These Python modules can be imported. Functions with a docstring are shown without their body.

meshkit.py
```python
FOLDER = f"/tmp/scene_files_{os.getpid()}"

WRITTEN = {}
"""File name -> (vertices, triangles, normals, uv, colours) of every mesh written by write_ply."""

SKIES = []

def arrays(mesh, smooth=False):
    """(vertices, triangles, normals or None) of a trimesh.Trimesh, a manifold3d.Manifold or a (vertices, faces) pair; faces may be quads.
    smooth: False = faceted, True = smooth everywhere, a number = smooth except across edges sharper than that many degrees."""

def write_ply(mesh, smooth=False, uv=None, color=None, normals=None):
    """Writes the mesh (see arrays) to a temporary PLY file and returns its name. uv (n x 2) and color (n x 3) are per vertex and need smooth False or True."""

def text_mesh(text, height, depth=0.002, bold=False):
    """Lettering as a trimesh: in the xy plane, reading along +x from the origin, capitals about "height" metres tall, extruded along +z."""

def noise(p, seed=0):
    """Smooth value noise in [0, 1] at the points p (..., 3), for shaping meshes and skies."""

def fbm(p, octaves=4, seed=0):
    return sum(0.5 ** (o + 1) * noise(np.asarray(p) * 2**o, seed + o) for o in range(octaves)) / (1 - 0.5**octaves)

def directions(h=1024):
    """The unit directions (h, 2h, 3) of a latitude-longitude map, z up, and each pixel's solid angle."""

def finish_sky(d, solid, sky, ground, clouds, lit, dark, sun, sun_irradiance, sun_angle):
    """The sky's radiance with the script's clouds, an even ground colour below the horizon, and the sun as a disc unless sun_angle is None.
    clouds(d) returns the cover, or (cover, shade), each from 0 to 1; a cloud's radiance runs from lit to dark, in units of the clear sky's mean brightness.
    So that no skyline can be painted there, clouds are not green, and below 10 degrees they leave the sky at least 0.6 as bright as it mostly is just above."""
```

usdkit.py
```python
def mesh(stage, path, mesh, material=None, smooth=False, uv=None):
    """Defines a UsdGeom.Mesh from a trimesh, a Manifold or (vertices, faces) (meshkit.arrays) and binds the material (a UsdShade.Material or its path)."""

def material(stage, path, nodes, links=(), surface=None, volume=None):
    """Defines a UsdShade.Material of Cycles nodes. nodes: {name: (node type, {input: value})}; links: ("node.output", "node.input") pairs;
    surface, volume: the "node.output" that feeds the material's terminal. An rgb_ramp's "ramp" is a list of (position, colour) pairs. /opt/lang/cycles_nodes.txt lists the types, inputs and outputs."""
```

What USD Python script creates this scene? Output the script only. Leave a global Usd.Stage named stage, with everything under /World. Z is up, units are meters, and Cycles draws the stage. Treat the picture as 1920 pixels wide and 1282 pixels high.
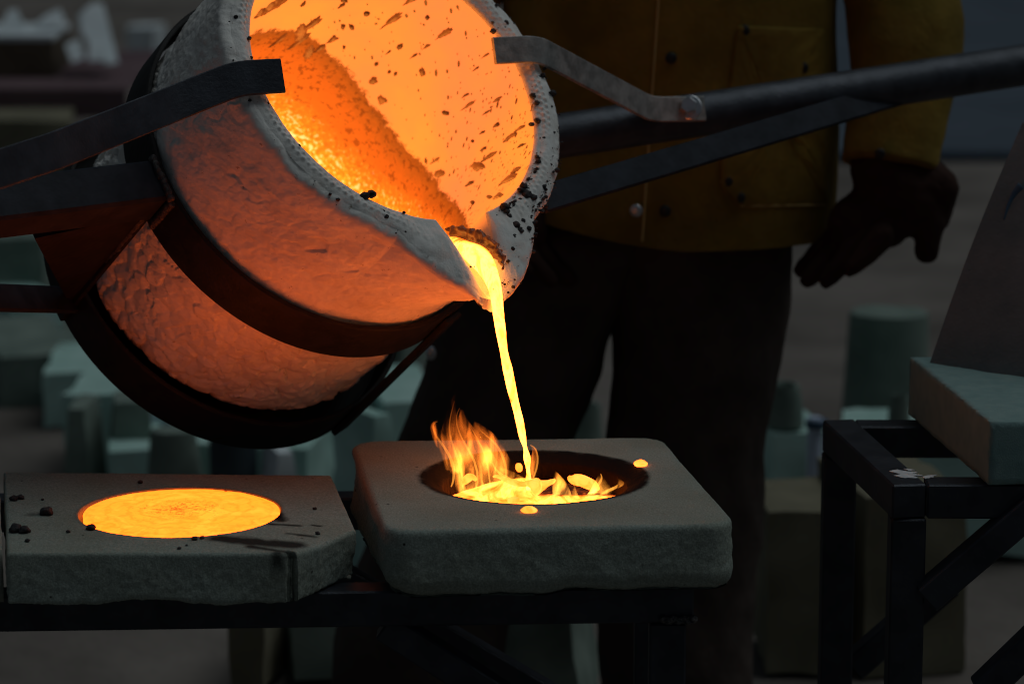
import math, random
import numpy as np, trimesh, manifold3d as m3, usdkit, meshkit
from scipy.spatial import cKDTree
from pxr import Usd, UsdGeom, UsdLux, UsdShade, Sdf, Gf, Vt

stage = Usd.Stage.CreateInMemory()
UsdGeom.SetStageUpAxis(stage, UsdGeom.Tokens.z)
UsdGeom.Xform.Define(stage, '/World')
UsdGeom.Scope.Define(stage, '/World/Looks')
rng = np.random.default_rng(7)
V = lambda *a: np.array(a, float)

# ------------------------------------------------------------------ camera, sky, sun, exposure
PITCH = math.radians(11.3); HF = math.radians(9.0); F = 960 / math.tan(HF); CAM = V(0, 0, 1.6)
FWD = V(0, math.cos(PITCH), -math.sin(PITCH)); UP = V(0, math.sin(PITCH), math.cos(PITCH))
cam = UsdGeom.Camera.Define(stage, '/World/camera')
cam.AddTranslateOp().Set(Gf.Vec3d(*CAM)); cam.AddRotateXOp().Set(90 - math.degrees(PITCH))
cam.CreateHorizontalApertureAttr(36.0); cam.CreateVerticalApertureAttr(24.0)
cam.CreateFocalLengthAttr(18.0 / math.tan(HF)); cam.CreateClippingRangeAttr(Gf.Vec2f(0.1, 2000))
cam.CreateFStopAttr(4.6); cam.CreateFocusDistanceAttr(3.74); cam.CreateExposureAttr(0.0)

CLOUD, SKY_STRENGTH, SUN_STRENGTH = (4.4, 5.6, 6.6), 0.0063, 0.122
SUN_EL, SUN_AZ = math.radians(64.0), math.radians(75.0)        # a high, thickly veiled sun: the last soft light comes mostly from overhead
SKY = usdkit.material(stage, '/World/Looks/sky', {
    'sky': ('sky_texture', {'sky_type': 'single_scattering', 'sun_disc': False, 'sun_elevation': SUN_EL, 'sun_rotation': SUN_AZ, 'altitude': 100.0, 'air_density': 1.0, 'aerosol_density': 1.0, 'ozone_density': 1.0}),
    'tc': ('texture_coordinate', {}), 'noise': ('noise_texture', {'scale': 2.2, 'detail': 5.0, 'roughness': 0.55}),
    'cover': ('rgb_ramp', {'ramp': [(0.30, (0.45,) * 3), (0.65, (0.85,) * 3)]}),
    'cloud': ('mix', {'fac': 0.6, 'color2': CLOUD}),
    'bg': ('background_shader', {'strength': SKY_STRENGTH})},
    [('tc.generated', 'noise.vector'), ('noise.fac', 'cover.fac'), ('cover.color', 'cloud.fac'), ('sky.color', 'cloud.color1'), ('cloud.color', 'bg.color')], surface='bg.background')
dome = UsdLux.DomeLight.Define(stage, '/World/sky'); dome.CreateIntensityAttr(1.0)
UsdShade.MaterialBindingAPI.Apply(dome.GetPrim()).Bind(SKY)
dome.GetPrim().SetCustomDataByKey('kind', 'structure')
sun = UsdLux.DistantLight.Define(stage, '/World/sun')
sun.CreateNormalizeAttr(True); sun.CreateIntensityAttr(SUN_STRENGTH); sun.CreateAngleAttr(50.0); sun.CreateColorAttr(Gf.Vec3f(0.92, 1.0, 1.02))
_d = V(math.sin(SUN_AZ) * math.cos(SUN_EL), math.cos(SUN_AZ) * math.cos(SUN_EL), math.sin(SUN_EL))
sun.AddTransformOp().Set(Gf.Matrix4d().SetRotate(Gf.Rotation(Gf.Vec3d(0, 0, 1), Gf.Vec3d(*_d))))

# ------------------------------------------------------------------ placing: where a sight line through the photograph meets a depth or a level
def ray(u, v):
    return FWD + (u - 960) / F * V(1, 0, 0) - (v - 641) / F * UP
def at(u, v, y):
    d = ray(u, v); return CAM + d * (y / d[1])
def onz(u, v, z):
    d = ray(u, v); return CAM + d * ((z - CAM[2]) / d[2])

# ------------------------------------------------------------------ scene helpers
used = {}
def path_for(name, parent):
    base = (parent.GetPath().pathString if parent else '/World') + '/' + name
    n = used.get(base, 0); used[base] = n + 1
    return base if n == 0 else f'{base}_{n:03d}'
def tag(p, label=None, cat=None, group=None, kind=None):
    p = p.GetPrim() if hasattr(p, 'GetPrim') else p
    for k, x in (('label', label), ('category', cat), ('group', group), ('kind', kind)):
        if x: p.SetCustomDataByKey(k, x)
    return p
def thing(name, label, cat, loc=(0, 0, 0), group=None):
    x = UsdGeom.Xform.Define(stage, path_for(name, None)); x.AddTranslateOp().Set(Gf.Vec3d(*map(float, loc)))
    return tag(x, label, cat, group)
def origin(p):
    o = np.zeros(3)
    while p and p.GetPath().pathString not in ('/World', '/'):
        a = p.GetAttribute('xformOp:translate').Get()
        if a is not None: o = o + np.array(a)
        p = p.GetParent()
    return o
def obj(name, mesh, mat, parent=None, smooth=35, pv=None):
    """One Mesh prim; the vertices are given in world metres and stored relative to the thing's base."""
    if hasattr(mesh, 'to_mesh'):
        q = mesh.to_mesh(); mesh = (q.vert_properties[:, :3], q.tri_verts)
    v, f = (np.asarray(mesh[0], float), np.asarray(mesh[1], int)) if isinstance(mesh, tuple) else (np.asarray(mesh.vertices), np.asarray(mesh.faces))
    if parent is not None: v = v - origin(parent)
    m = usdkit.mesh(stage, path_for(name, parent), (v, f), M[mat] if isinstance(mat, str) else mat, smooth=True if pv else smooth)
    for k, x in (pv or {}).items():
        UsdGeom.PrimvarsAPI(m).CreatePrimvar(k, Sdf.ValueTypeNames.FloatArray, 'vertex').Set(Vt.FloatArray.FromNumpy(np.asarray(x, np.float32)))
    return m.GetPrim()
cat_ = trimesh.util.concatenate
def hull(pts):
    return trimesh.convex.convex_hull(np.asarray(pts, float))
def oriented_box(c, ax, half, ch=0.002):
    """A box with chamfered edges: centre, three unit axes, half sizes."""
    ax = np.asarray(ax, float); half = np.asarray(half, float); P = []
    for sg in np.ndindex(2, 2, 2):
        sg = np.array(sg) * 2 - 1
        for k in range(3):
            h = half - ch; h[k] = half[k]
            P.append(c + (sg * h) @ ax)
    return hull(P)
def box(lo, hi, ch=0.002, rz=0.0):
    lo, hi = np.minimum(lo, hi), np.maximum(lo, hi); c, s = math.cos(rz), math.sin(rz)
    return oriented_box((lo + hi) / 2, [(c, s, 0), (-s, c, 0), (0, 0, 1)], (hi - lo) / 2, ch)
def unit(v): return v / np.linalg.norm(v)
def bar(p, q, w, t, wdir=(0, 0, 1), ch=0.002):
    """A flat bar from p to q, w wide along wdir, t thick."""
    d = unit(q - p); wd = np.asarray(wdir, float); wd = V(1, 0, 0) if abs(unit(wd) @ d) > 0.999 else wd; wd = unit(wd - d * (wd @ d))
    return oriented_box((p + q) / 2, [d, wd, np.cross(d, wd)], (np.linalg.norm(q - p) / 2, w / 2, t / 2), ch)
def grid(P, close_u=True, cap0=False, cap1=False):
    """A quad grid (rings x points) as triangles; rings may be capped with a fan."""
    R, N = P.shape[:2]; i, j = np.meshgrid(np.arange(R - 1), np.arange(N if close_u else N - 1), indexing='ij')
    a, b = i * N + j, i * N + (j + 1) % N
    f = np.vstack([np.stack([a, b, b + N], -1).reshape(-1, 3), np.stack([a, b + N, a + N], -1).reshape(-1, 3)])
    v = P.reshape(-1, 3)
    for cap, ring, flip in ((cap0, 0, 1), (cap1, R - 1, 0)):
        if cap:
            v = np.vstack([v, P[ring].mean(0)]); k = len(v) - 1; x = ring * N + np.arange(N); y = ring * N + (np.arange(N) + 1) % N
            t = np.stack([x, y, np.full(N, k)], 1); f = np.vstack([f, t[:, ::-1] if flip else t])
    return v, f
def tube(path, rad, n=24, squash=1.0, side=None, caps=True):
    """A round (or flattened) tube along a path; rad per point; side: direction of its full width."""
    p = np.asarray(path, float); rad = np.broadcast_to(rad, len(p)); t = np.gradient(p, axis=0); t /= np.linalg.norm(t, axis=1, keepdims=True)
    if side is None:
        side = V(0, 0, 1) if abs(t[0, 2]) < 0.9 else V(1, 0, 0)
    b = side - t * (t @ side)[:, None]; b /= np.linalg.norm(b, axis=1, keepdims=True); c = np.cross(t, b)
    an = np.linspace(0, 2 * np.pi, n, endpoint=False)
    P = p[:, None] + rad[:, None, None] * (np.cos(an)[None, :, None] * b[:, None] + squash * np.sin(an)[None, :, None] * c[:, None])
    return grid(P, True, caps, caps)
def smooth_path(pts, n):
    from scipy.interpolate import CubicSpline
    pts = np.asarray(pts, float); s = np.r_[0, np.cumsum(np.linalg.norm(np.diff(pts[:, :3], axis=0), axis=1))]
    return CubicSpline(s, pts)(np.linspace(0, s[-1], n))
def lump(c, r, seed, squash=0.8, amp=0.35, sub=2):
    m = trimesh.creation.icosphere(sub, 1.0); v = m.vertices * (1 + amp * (meshkit.fbm(m.vertices * 1.7 + seed * 3.1, 3, seed)[:, None] - 0.5) * 2)
    v = v * r; v[:, 2] *= squash; return trimesh.Trimesh(v + c, m.faces, process=False)
def rough(mesh, edge, amp, freq, seed, keep=None):
    """Cuts a solid's faces to a fine net and roughens them."""
    m = m3.Manifold(m3.Mesh(np.asarray(mesh.vertices, np.float32), np.asarray(mesh.faces, np.uint32))).refine_to_length(edge)
    q = m.to_mesh(); v, f = np.array(q.vert_properties[:, :3], float), np.array(q.tri_verts)
    t = trimesh.Trimesh(v, f); n = np.array(t.vertex_normals); v = np.array(t.vertices)
    return trimesh.Trimesh(v + n * (amp * 2 * (meshkit.fbm(v * freq + seed, 4, seed) - 0.5))[:, None], t.faces, process=False)

# ------------------------------------------------------------------ materials
M = {}
def mat(name, c1, c2=None, scale=20.0, rough_=0.8, bump=0.0, bscale=120.0, metallic=0.0, spec=0.3, detail=4.0, lo=0.35, hi=0.65, bdist=0.004, extra=None):
    c2 = c2 or c1
    nodes = {'g': ('geometry', {}), 'n': ('noise_texture', {'scale': scale, 'detail': detail, 'roughness': 0.6}), 'r': ('rgb_ramp', {'ramp': [(lo, c1), (hi, c2)]}),
             'p': ('principled_bsdf', {'roughness': rough_, 'metallic': metallic, 'specular_ior_level': spec})}
    links = [('g.position', 'n.vector'), ('n.fac', 'r.fac'), ('r.color', 'p.base_color')]
    if bump:
        nodes['n2'] = ('noise_texture', {'scale': bscale, 'detail': 5.0, 'roughness': 0.65}); nodes['b'] = ('bump', {'strength': bump, 'distance': bdist})
        links += [('g.position', 'n2.vector'), ('n2.fac', 'b.height'), ('b.normal', 'p.normal')]
    M[name] = usdkit.material(stage, '/World/Looks/' + name, nodes, links, surface='p.BSDF')
def glow(name, stops, scale, strength=1.0, detail=4.0, dist=0.0, base=(0.05, 0.03, 0.02), bump=0.0, stretch=(1, 1, 1)):
    """Something that glows by its own heat: emission from a ramp of colours over noise."""
    M[name] = usdkit.material(stage, '/World/Looks/' + name, {
        'g': ('geometry', {}), 'm': ('mapping', {'scale': stretch}), 'n': ('noise_texture', {'scale': scale, 'detail': detail, 'roughness': 0.6, 'distortion': dist}), 'r': ('rgb_ramp', {'ramp': stops}),
        'p': ('principled_bsdf', {'base_color': base, 'roughness': 0.35, 'emission_strength': strength})},
        [('g.position', 'm.vector'), ('m.vector', 'n.vector'), ('n.fac', 'r.fac'), ('r.color', 'p.emission_color')], surface='p.BSDF')
mat('dirt', (0.105, 0.090, 0.078), (0.235, 0.205, 0.180), 1.3, 0.95, 0.6, 14.0, detail=7, bdist=0.02)
mat('asphalt', (0.058, 0.080, 0.105), (0.080, 0.105, 0.135), 2.0, 0.9, 0.4, 60.0)
mat('steel', (0.034, 0.040, 0.050), (0.066, 0.074, 0.088), 30.0, 0.48, 0.25, 160.0, metallic=0.55, spec=0.5)
mat('bar_steel', (0.010, 0.013, 0.019), (0.024, 0.029, 0.040), 26.0, 0.62, 0.25, 160.0, metallic=0.0, spec=0.15)
mat('black_steel', (0.020, 0.024, 0.032), (0.045, 0.052, 0.066), 24.0, 0.42, 0.2, 200.0, metallic=0.4, spec=0.5)
mat('scaled_steel', (0.008, 0.008, 0.008), (0.017, 0.016, 0.016), 40.0, 0.62, 0.35, 150.0, metallic=0.0, spec=0.22)
mat('bare_steel', (0.20, 0.20, 0.19), (0.42, 0.41, 0.39), 45.0, 0.5, 0.25, 220.0, metallic=0.25)
mat('zinc', (0.55, 0.57, 0.60), (0.68, 0.70, 0.72), 60.0, 0.35, 0.1, 300.0, metallic=0.9)
mat('weld', (0.05, 0.05, 0.055), (0.16, 0.15, 0.14), 200.0, 0.4, 0.6, 500.0, metallic=0.7)
mat('sand_mould', (0.235, 0.245, 0.205), (0.300, 0.305, 0.260), 60.0, 0.95, 0.5, 900.0, bdist=0.002)
mat('green_sand', (0.16, 0.215, 0.185), (0.25, 0.315, 0.27), 9.0, 0.95, 0.4, 250.0)
mat('pale_sand', (0.40, 0.63, 0.56), (0.53, 0.76, 0.69), 9.0, 0.95, 0.4, 250.0)
mat('tan_sand', (0.16, 0.15, 0.10), (0.24, 0.22, 0.15), 7.0, 0.95, 0.4, 250.0)
mat('foam_block', (0.20, 0.325, 0.315), (0.25, 0.375, 0.36), 40.0, 0.9, 0.35, 500.0)
mat('paper', (0.60, 0.70, 0.86), (0.68, 0.78, 0.90), 3.0, 0.7)
mat('plaster', (0.66, 0.74, 0.76), (0.80, 0.86, 0.88), 6.0, 0.9)
mat('crate_wood', (0.10, 0.075, 0.05), (0.15, 0.115, 0.08), 6.0, 0.9)
mat('maroon', (0.125, 0.075, 0.085), (0.17, 0.11, 0.12), 3.0, 0.85)
mat('mauve_board', (0.085, 0.115, 0.125), (0.130, 0.155, 0.165), 14.0, 0.85, 0.25, 180.0)
mat('leather', (0.165, 0.106, 0.018), (0.275, 0.182, 0.032), 9.0, 0.85, 0.45, 90.0, detail=6, spec=0.2)
mat('stitching', (0.50, 0.36, 0.14), None, 9.0, 0.9)
mat('trousers', (0.055, 0.044, 0.038), (0.090, 0.070, 0.060), 12.0, 0.95, 0.5, 60.0, spec=0.1)
mat('glove', (0.030, 0.014, 0.010), (0.050, 0.022, 0.015), 18.0, 0.85, 0.4, 70.0, spec=0.2)
mat('snap', (0.02, 0.02, 0.02), None, 9.0, 0.5)
mat('skin', (0.45, 0.27, 0.2), None, 9.0, 0.6)
mat('slag', (0.018, 0.016, 0.018), (0.050, 0.045, 0.046), 160.0, 0.6, 0.5, 400.0)
mat('charred', (0.010, 0.009, 0.009), (0.028, 0.024, 0.022), 90.0, 0.9, 0.6, 300.0)
mat('blue_paint', (0.03, 0.07, 0.12), (0.05, 0.10, 0.16), 9.0, 0.6)
mat('drum_paint', (0.03, 0.045, 0.055), (0.05, 0.07, 0.08), 9.0, 0.6)
mat('white_paint', (0.55, 0.58, 0.60), (0.75, 0.76, 0.76), 80.0, 0.6)

# ------------------------------------------------------------------ the setting
def ground():
    xs = np.r_[-400, -60, np.linspace(-6, 6, 121), 60, 400]; ys = np.r_[-60, -5, np.linspace(2.5, 13.0, 106), 40, 600]
    X, Y = np.meshgrid(xs, ys); P = np.stack([X, Y, 0 * X], -1)
    inner = (np.abs(X) < 5.9) & (Y > 2.6) & (Y < 10.9)
    P[..., 2] = np.where(inner, 0.045 * (meshkit.fbm(P * V(1.6, 2.2, 1), 5, 3) - 0.5), 0.0) - 0.01
    return grid(P, close_u=False)
tag(obj('ground', ground(), 'dirt', smooth=True), kind='structure')
tag(obj('road', grid(np.array([[(0.55, 11.45, 0.0), (400, 11.45, 0.0)], [(0.55, 19.5, 0.0), (400, 19.5, 0.0)]], float), close_u=False), 'asphalt', smooth=False), kind='structure')
tag(obj('kerb', box(V(0.5, 11.28, -0.05), V(40, 11.43, 0.03), 0.01), 'asphalt'), kind='structure')
w = thing('low_wall', 'low dark wall far behind the yard beyond the road', 'wall', (6, 20, 0))
obj('wall_face', box(V(2.0, 20.0, -0.1), V(14, 20.25, 0.9), 0.01), 'black_steel', w); obj('coping', box(V(2.0, 19.96, 0.902), V(14, 20.29, 0.96), 0.01), 'asphalt', w)

# ------------------------------------------------------------------ the welded bench that carries the moulds
ZB, ZR, ZL = 0.623, 0.700, 0.680
def sq(p, q, w=0.041, wdir=(0, 0, 1)): return bar(p, q, w, w, wdir, 0.0022)
bench = thing('steel_bench', 'black welded square tube bench carrying the two sand moulds', 'bench', (-0.1, 3.6, 0))
zc = ZB - 0.0205
B0, B1 = V(-0.95, 3.455, zc), onz(1300, 1100, ZB); B1 = V(B1[0], 3.512, zc); B2, B3 = V(-0.95, 3.90, zc), V(B1[0] + .01, 3.93, zc)
obj('front_rail', sq(B0, B1), 'black_steel', bench); obj('rear_rail', sq(B2, B3), 'black_steel', bench)
obj('end_rail', sq(B1 + V(-0.0205, 0.022, 0), B3 + V(-0.0205, -0.022, 0)), 'black_steel', bench)
obj('cross_rail', sq(V(-0.42, 3.50, zc), V(-0.42, 3.88, zc)), 'black_steel', bench)
for px, py in ((B1[0] - 0.028, 3.512), (B1[0] - 0.028, 3.93), (-0.92, 3.46), (-0.92, 3.90)):
    obj('leg', sq(V(px, py, 0.0), V(px, py, ZB - 0.0425)), 'black_steel', bench)
e = at(720, 1165, 3.50); obj('brace', sq(V(e[0], 3.50, ZB - 0.044), at(975, 1330, 3.50), 0.034), 'black_steel', bench)
obj('brace', sq(V(B1[0] - .06, 3.925, 0.30), V(-.30, 3.905, ZB - .05), 0.034), 'black_steel', bench)
wb = cat_([lump(at(1245 + 9 * k, 1160 + (k % 2) * 3, 3.486), 0.0055, 40 + k, 0.8) for k in range(7)]); obj('weld_bead', wb, 'weld', bench)

# ------------------------------------------------------------------ sand moulds
def resample(poly, center, n, rad):
    """Radius of a rounded polygon around a centre for n angles."""
    from shapely.geometry import Polygon
    g = Polygon(poly).buffer(-rad).buffer(rad, 16); b = np.array(g.exterior.segmentize(0.002).coords)[:-1] - center
    an = np.arctan2(b[:, 1], b[:, 0]); o = np.argsort(an); th = np.linspace(-np.pi, np.pi, n, endpoint=False)
    return th, np.interp(th, an[o], np.hypot(*b.T)[o], period=2 * np.pi)
def slab(poly_top, poly_bot, center, z0, z1, hole, depth, lip, seed, rad=0.02, edge=0.012, n=900, wave=0.0, foot=None):
    """A cast sand slab with a round hole: rings from under the slab, round its worn edges, over the top and down into the hole."""
    th, rt = resample(poly_top, center, n, rad); _, rb = resample(poly_bot, center, n, rad)
    D = np.stack([np.cos(th), np.sin(th)], -1); rings = []
    def ring(r, z): rings.append(np.concatenate([center + D * np.broadcast_to(r, n)[:, None], np.broadcast_to(z, n)[:, None]], -1))
    ft = foot or edge; bot = z0 + wave * np.maximum(0, meshkit.noise(np.stack([np.cos(th) * 5, np.sin(th) * 5, 0 * th + seed], -1)) - 0.45)
    for k in np.linspace(0.15, 0.97, 6): ring(rb * k, bot)
    for k in np.linspace(0, np.pi / 2, 5): ring(rb - ft * (1 - math.sin(k)), bot + ft * (1 - math.cos(k)))
    for k in np.linspace(0, 1, 16)[1:-1]: ring(rb + (rt - rb) * k, bot + ft + (z1 - edge - bot - ft) * k)
    for k in np.linspace(0, np.pi / 2, 6): ring(rt - edge * (1 - math.cos(k)), z1 - edge * (1 - math.sin(k)))
    for k in np.linspace(0, 1, 40)[1:]: ring((rt - edge) * (1 - k) + hole * k, z1)
    if lip:
        for k in np.linspace(0, 1, 7)[1:]: ring(hole - lip * k, z1 - 0.011 * k ** 1.4)
    for k in np.linspace(0, 1, 8)[1:]: ring(hole - lip - 0.004 * k, z1 - 0.011 * bool(lip) - depth * k)
    ring((hole - lip) * 0.5, z1 - 0.011 * bool(lip) - depth)
    P = np.array(rings); v, f = grid(P, True, True, True)
    n_ = np.array(trimesh.Trimesh(v, f, process=False).vertex_normals)
    r = np.hypot(v[:, 0] - center[0], v[:, 1] - center[1])
    side = np.clip((z1 - v[:, 2]) / 0.02, 0.25, 1)
    v = v + n_ * ((0.0062 * (meshkit.fbm(v * 24 + seed, 4, seed) - 0.5) + 0.0030 * (meshkit.fbm(v * 190, 3, seed + 5) - 0.5)) * side)[:, None]
    char = np.clip(1 - (r - hole) / 0.006 + 0.9 * (meshkit.fbm(v * 60, 4, seed + 9) - 0.5), 0, 1) * (v[:, 2] > z1 - 0.2)
    return v, f, char
M['mould'] = usdkit.material(stage, '/World/Looks/mould', {
    'g': ('geometry', {}), 'n': ('noise_texture', {'scale': 420.0, 'detail': 3.0, 'roughness': 0.7}), 'nb': ('noise_texture', {'scale': 9.0, 'detail': 5.0}),
    'r': ('rgb_ramp', {'ramp': [(0.3, (0.210, 0.245, 0.215)), (0.5, (0.295, 0.345, 0.305)), (0.72, (0.41, 0.47, 0.42))]}), 'rb': ('rgb_ramp', {'ramp': [(0.3, (0.84, 0.80, 0.74)), (0.65, (1, 1, 1))]}),
    'mx': ('mix', {'mix_type': 'multiply', 'fac': 1.0}), 'sp': ('voronoi_texture', {'scale': 55.0, 'randomness': 1.0}), 'spr': ('rgb_ramp', {'ramp': [(0.07, (1, 1, 1)), (0.12, (0, 0, 0))]}),
    'sn': ('noise_texture', {'scale': 26.0, 'detail': 2.0}), 'snr': ('rgb_ramp', {'ramp': [(0.55, (0, 0, 0)), (0.62, (1, 1, 1))]}), 'sm': ('mix', {'mix_type': 'multiply', 'fac': 1.0}), 'speck': ('mix', {'color2': (0.03, 0.027, 0.026)}),
    'c': ('attribute', {'attribute': 'char'}), 'cm': ('mix', {'color2': (0.007, 0.006, 0.006)}), 'b': ('bump', {'strength': 0.7, 'distance': 0.0015}), 'p': ('principled_bsdf', {'roughness': 0.95, 'specular_ior_level': 0.15})},
    [('g.position', 'n.vector'), ('g.position', 'nb.vector'), ('g.position', 'sp.vector'), ('g.position', 'sn.vector'), ('n.fac', 'r.fac'), ('nb.fac', 'rb.fac'), ('r.color', 'mx.color1'), ('rb.color', 'mx.color2'),
     ('sp.distance', 'spr.fac'), ('sn.fac', 'snr.fac'), ('spr.color', 'sm.color1'), ('snr.color', 'sm.color2'), ('sm.color', 'speck.fac'), ('mx.color', 'speck.color1'), ('speck.color', 'cm.color1'), ('c.fac', 'cm.fac'), ('cm.color', 'p.base_color'),
     ('n.fac', 'b.height'), ('b.normal', 'p.normal')], surface='p.BSDF')
xy = lambda u, v, z: onz(u, v, z)[:2]
# right: thick mould, being filled
HC = xy(1002, 893, ZR); RO = 0.133; RL = 0.024
mr = thing('sand_mould', 'thick rounded sand mould being filled by the molten stream', 'mould', (HC[0], HC[1], ZB))
top = [xy(655, 826, ZR), xy(1240, 818, ZR), xy(1385, 982, ZR), xy(722, 996, ZR)]
bot = [xy(648, 862, ZR) + V(0, .02), xy(1236, 818, ZR), xy(1386, 984, ZR), xy(728, 998, ZR)]
v_, f_, ch_ = slab(top, bot, HC, ZB, ZR, RO, 0.05, RL, 3, 0.034, 0.008, n=1200, wave=0.014, foot=0.018)
sl = obj('sand_block', (v_, f_), 'mould', mr, pv={'char': ch_})
# left: thinner mould, already full
DC = xy(337, 959, ZL); RD = 0.1165
ml = thing('sand_mould', 'thin broken-edged sand mould full to the brim with glowing metal', 'mould', (DC[0], DC[1], ZB))
topl = [xy(6, 884, ZL), xy(622, 890, ZL), xy(667, 992, ZL), xy(600, 1022, ZL), xy(552, 1037, ZL), xy(542.5, 1036.5, ZL), xy(540.5, 1031, ZL), xy(538.5, 1037, ZL), xy(12, 1037, ZL)]
botl = [xy(6, 884, ZL), xy(618, 890, ZL), xy(661, 990, ZL), xy(596, 1020, ZL), xy(558, 1036, ZL), xy(544.5, 1037.5, ZL), xy(541.5, 1030, ZL), xy(538, 1039, ZL), xy(12, 1040, ZL)]
v_, f_, ch_ = slab(topl, botl, DC, ZB, ZL, RD, 0.03, 0.0, 11, 0.0012, 0.005, n=1400, wave=0.010)
# the scorch that ran from the disc to the front edge
q = np.stack([v_[:, 0], v_[:, 1]], -1); burn = np.zeros(len(v_))
for (ua, va), (ub, vb), w, k in (((415, 1010), (548, 1022), 0.020, 1.5), ((508, 982), (560, 985), 0.006, 1.1), ((540, 1000), (590, 1006), 0.007, 1.0), ((586, 984), (600, 986), 0.004, 1.0), ((470, 1024), (545, 1036), 0.009, 1.1), ((505, 948), (528, 975), 0.010, 1.2), ((60, 965), (90, 960), 0.012, 0.6)):
    a0, a1 = xy(ua, va, ZL), xy(ub, vb, ZL); tt = np.clip(((q - a0) @ (a1 - a0)) / ((a1 - a0) @ (a1 - a0)), 0, 1); dd = np.linalg.norm(q - a0 - tt[:, None] * (a1 - a0), axis=1)
    burn = np.maximum(burn, np.clip(k * (1 - dd / w) + 1.3 * (meshkit.fbm(v_ * 55, 4, 2) - 0.5), 0, 0.92))
burn *= v_[:, 2] > ZL - 0.006
dr = xy(541, 1036, ZL); burn = np.maximum(burn, np.clip(1.1 - np.abs(v_[:, 0] - dr[0] + 0.012) / 0.010 + 0.9 * (meshkit.fbm(v_ * 50, 3, 7) - 0.5), 0, 0.8) * (v_[:, 1] < dr[1] + 0.012) * np.clip((v_[:, 2] - ZL + 0.030) / 0.02, 0, 1))
ch_ = np.clip(0.35 * ch_ + burn, 0, 1)
obj('sand_block', (v_, f_), 'mould', ml, pv={'char': ch_})
# the next mould along, at the left edge of the frame
p0 = xy(-4, 900, ZL)
mf = tag(obj('sand_mould', rough(hull([V(*xy(x, y, ZL), z) for x, y in ((-230, 893), (-2, 889), (4, 1034), (-230, 1040)) for z in (ZB, ZL + .002)]), 0.01, 0.002, 60, 4), 'sand_mould', smooth=True), 'sliver of another sand mould touching the left frame edge', 'mould')

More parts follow.
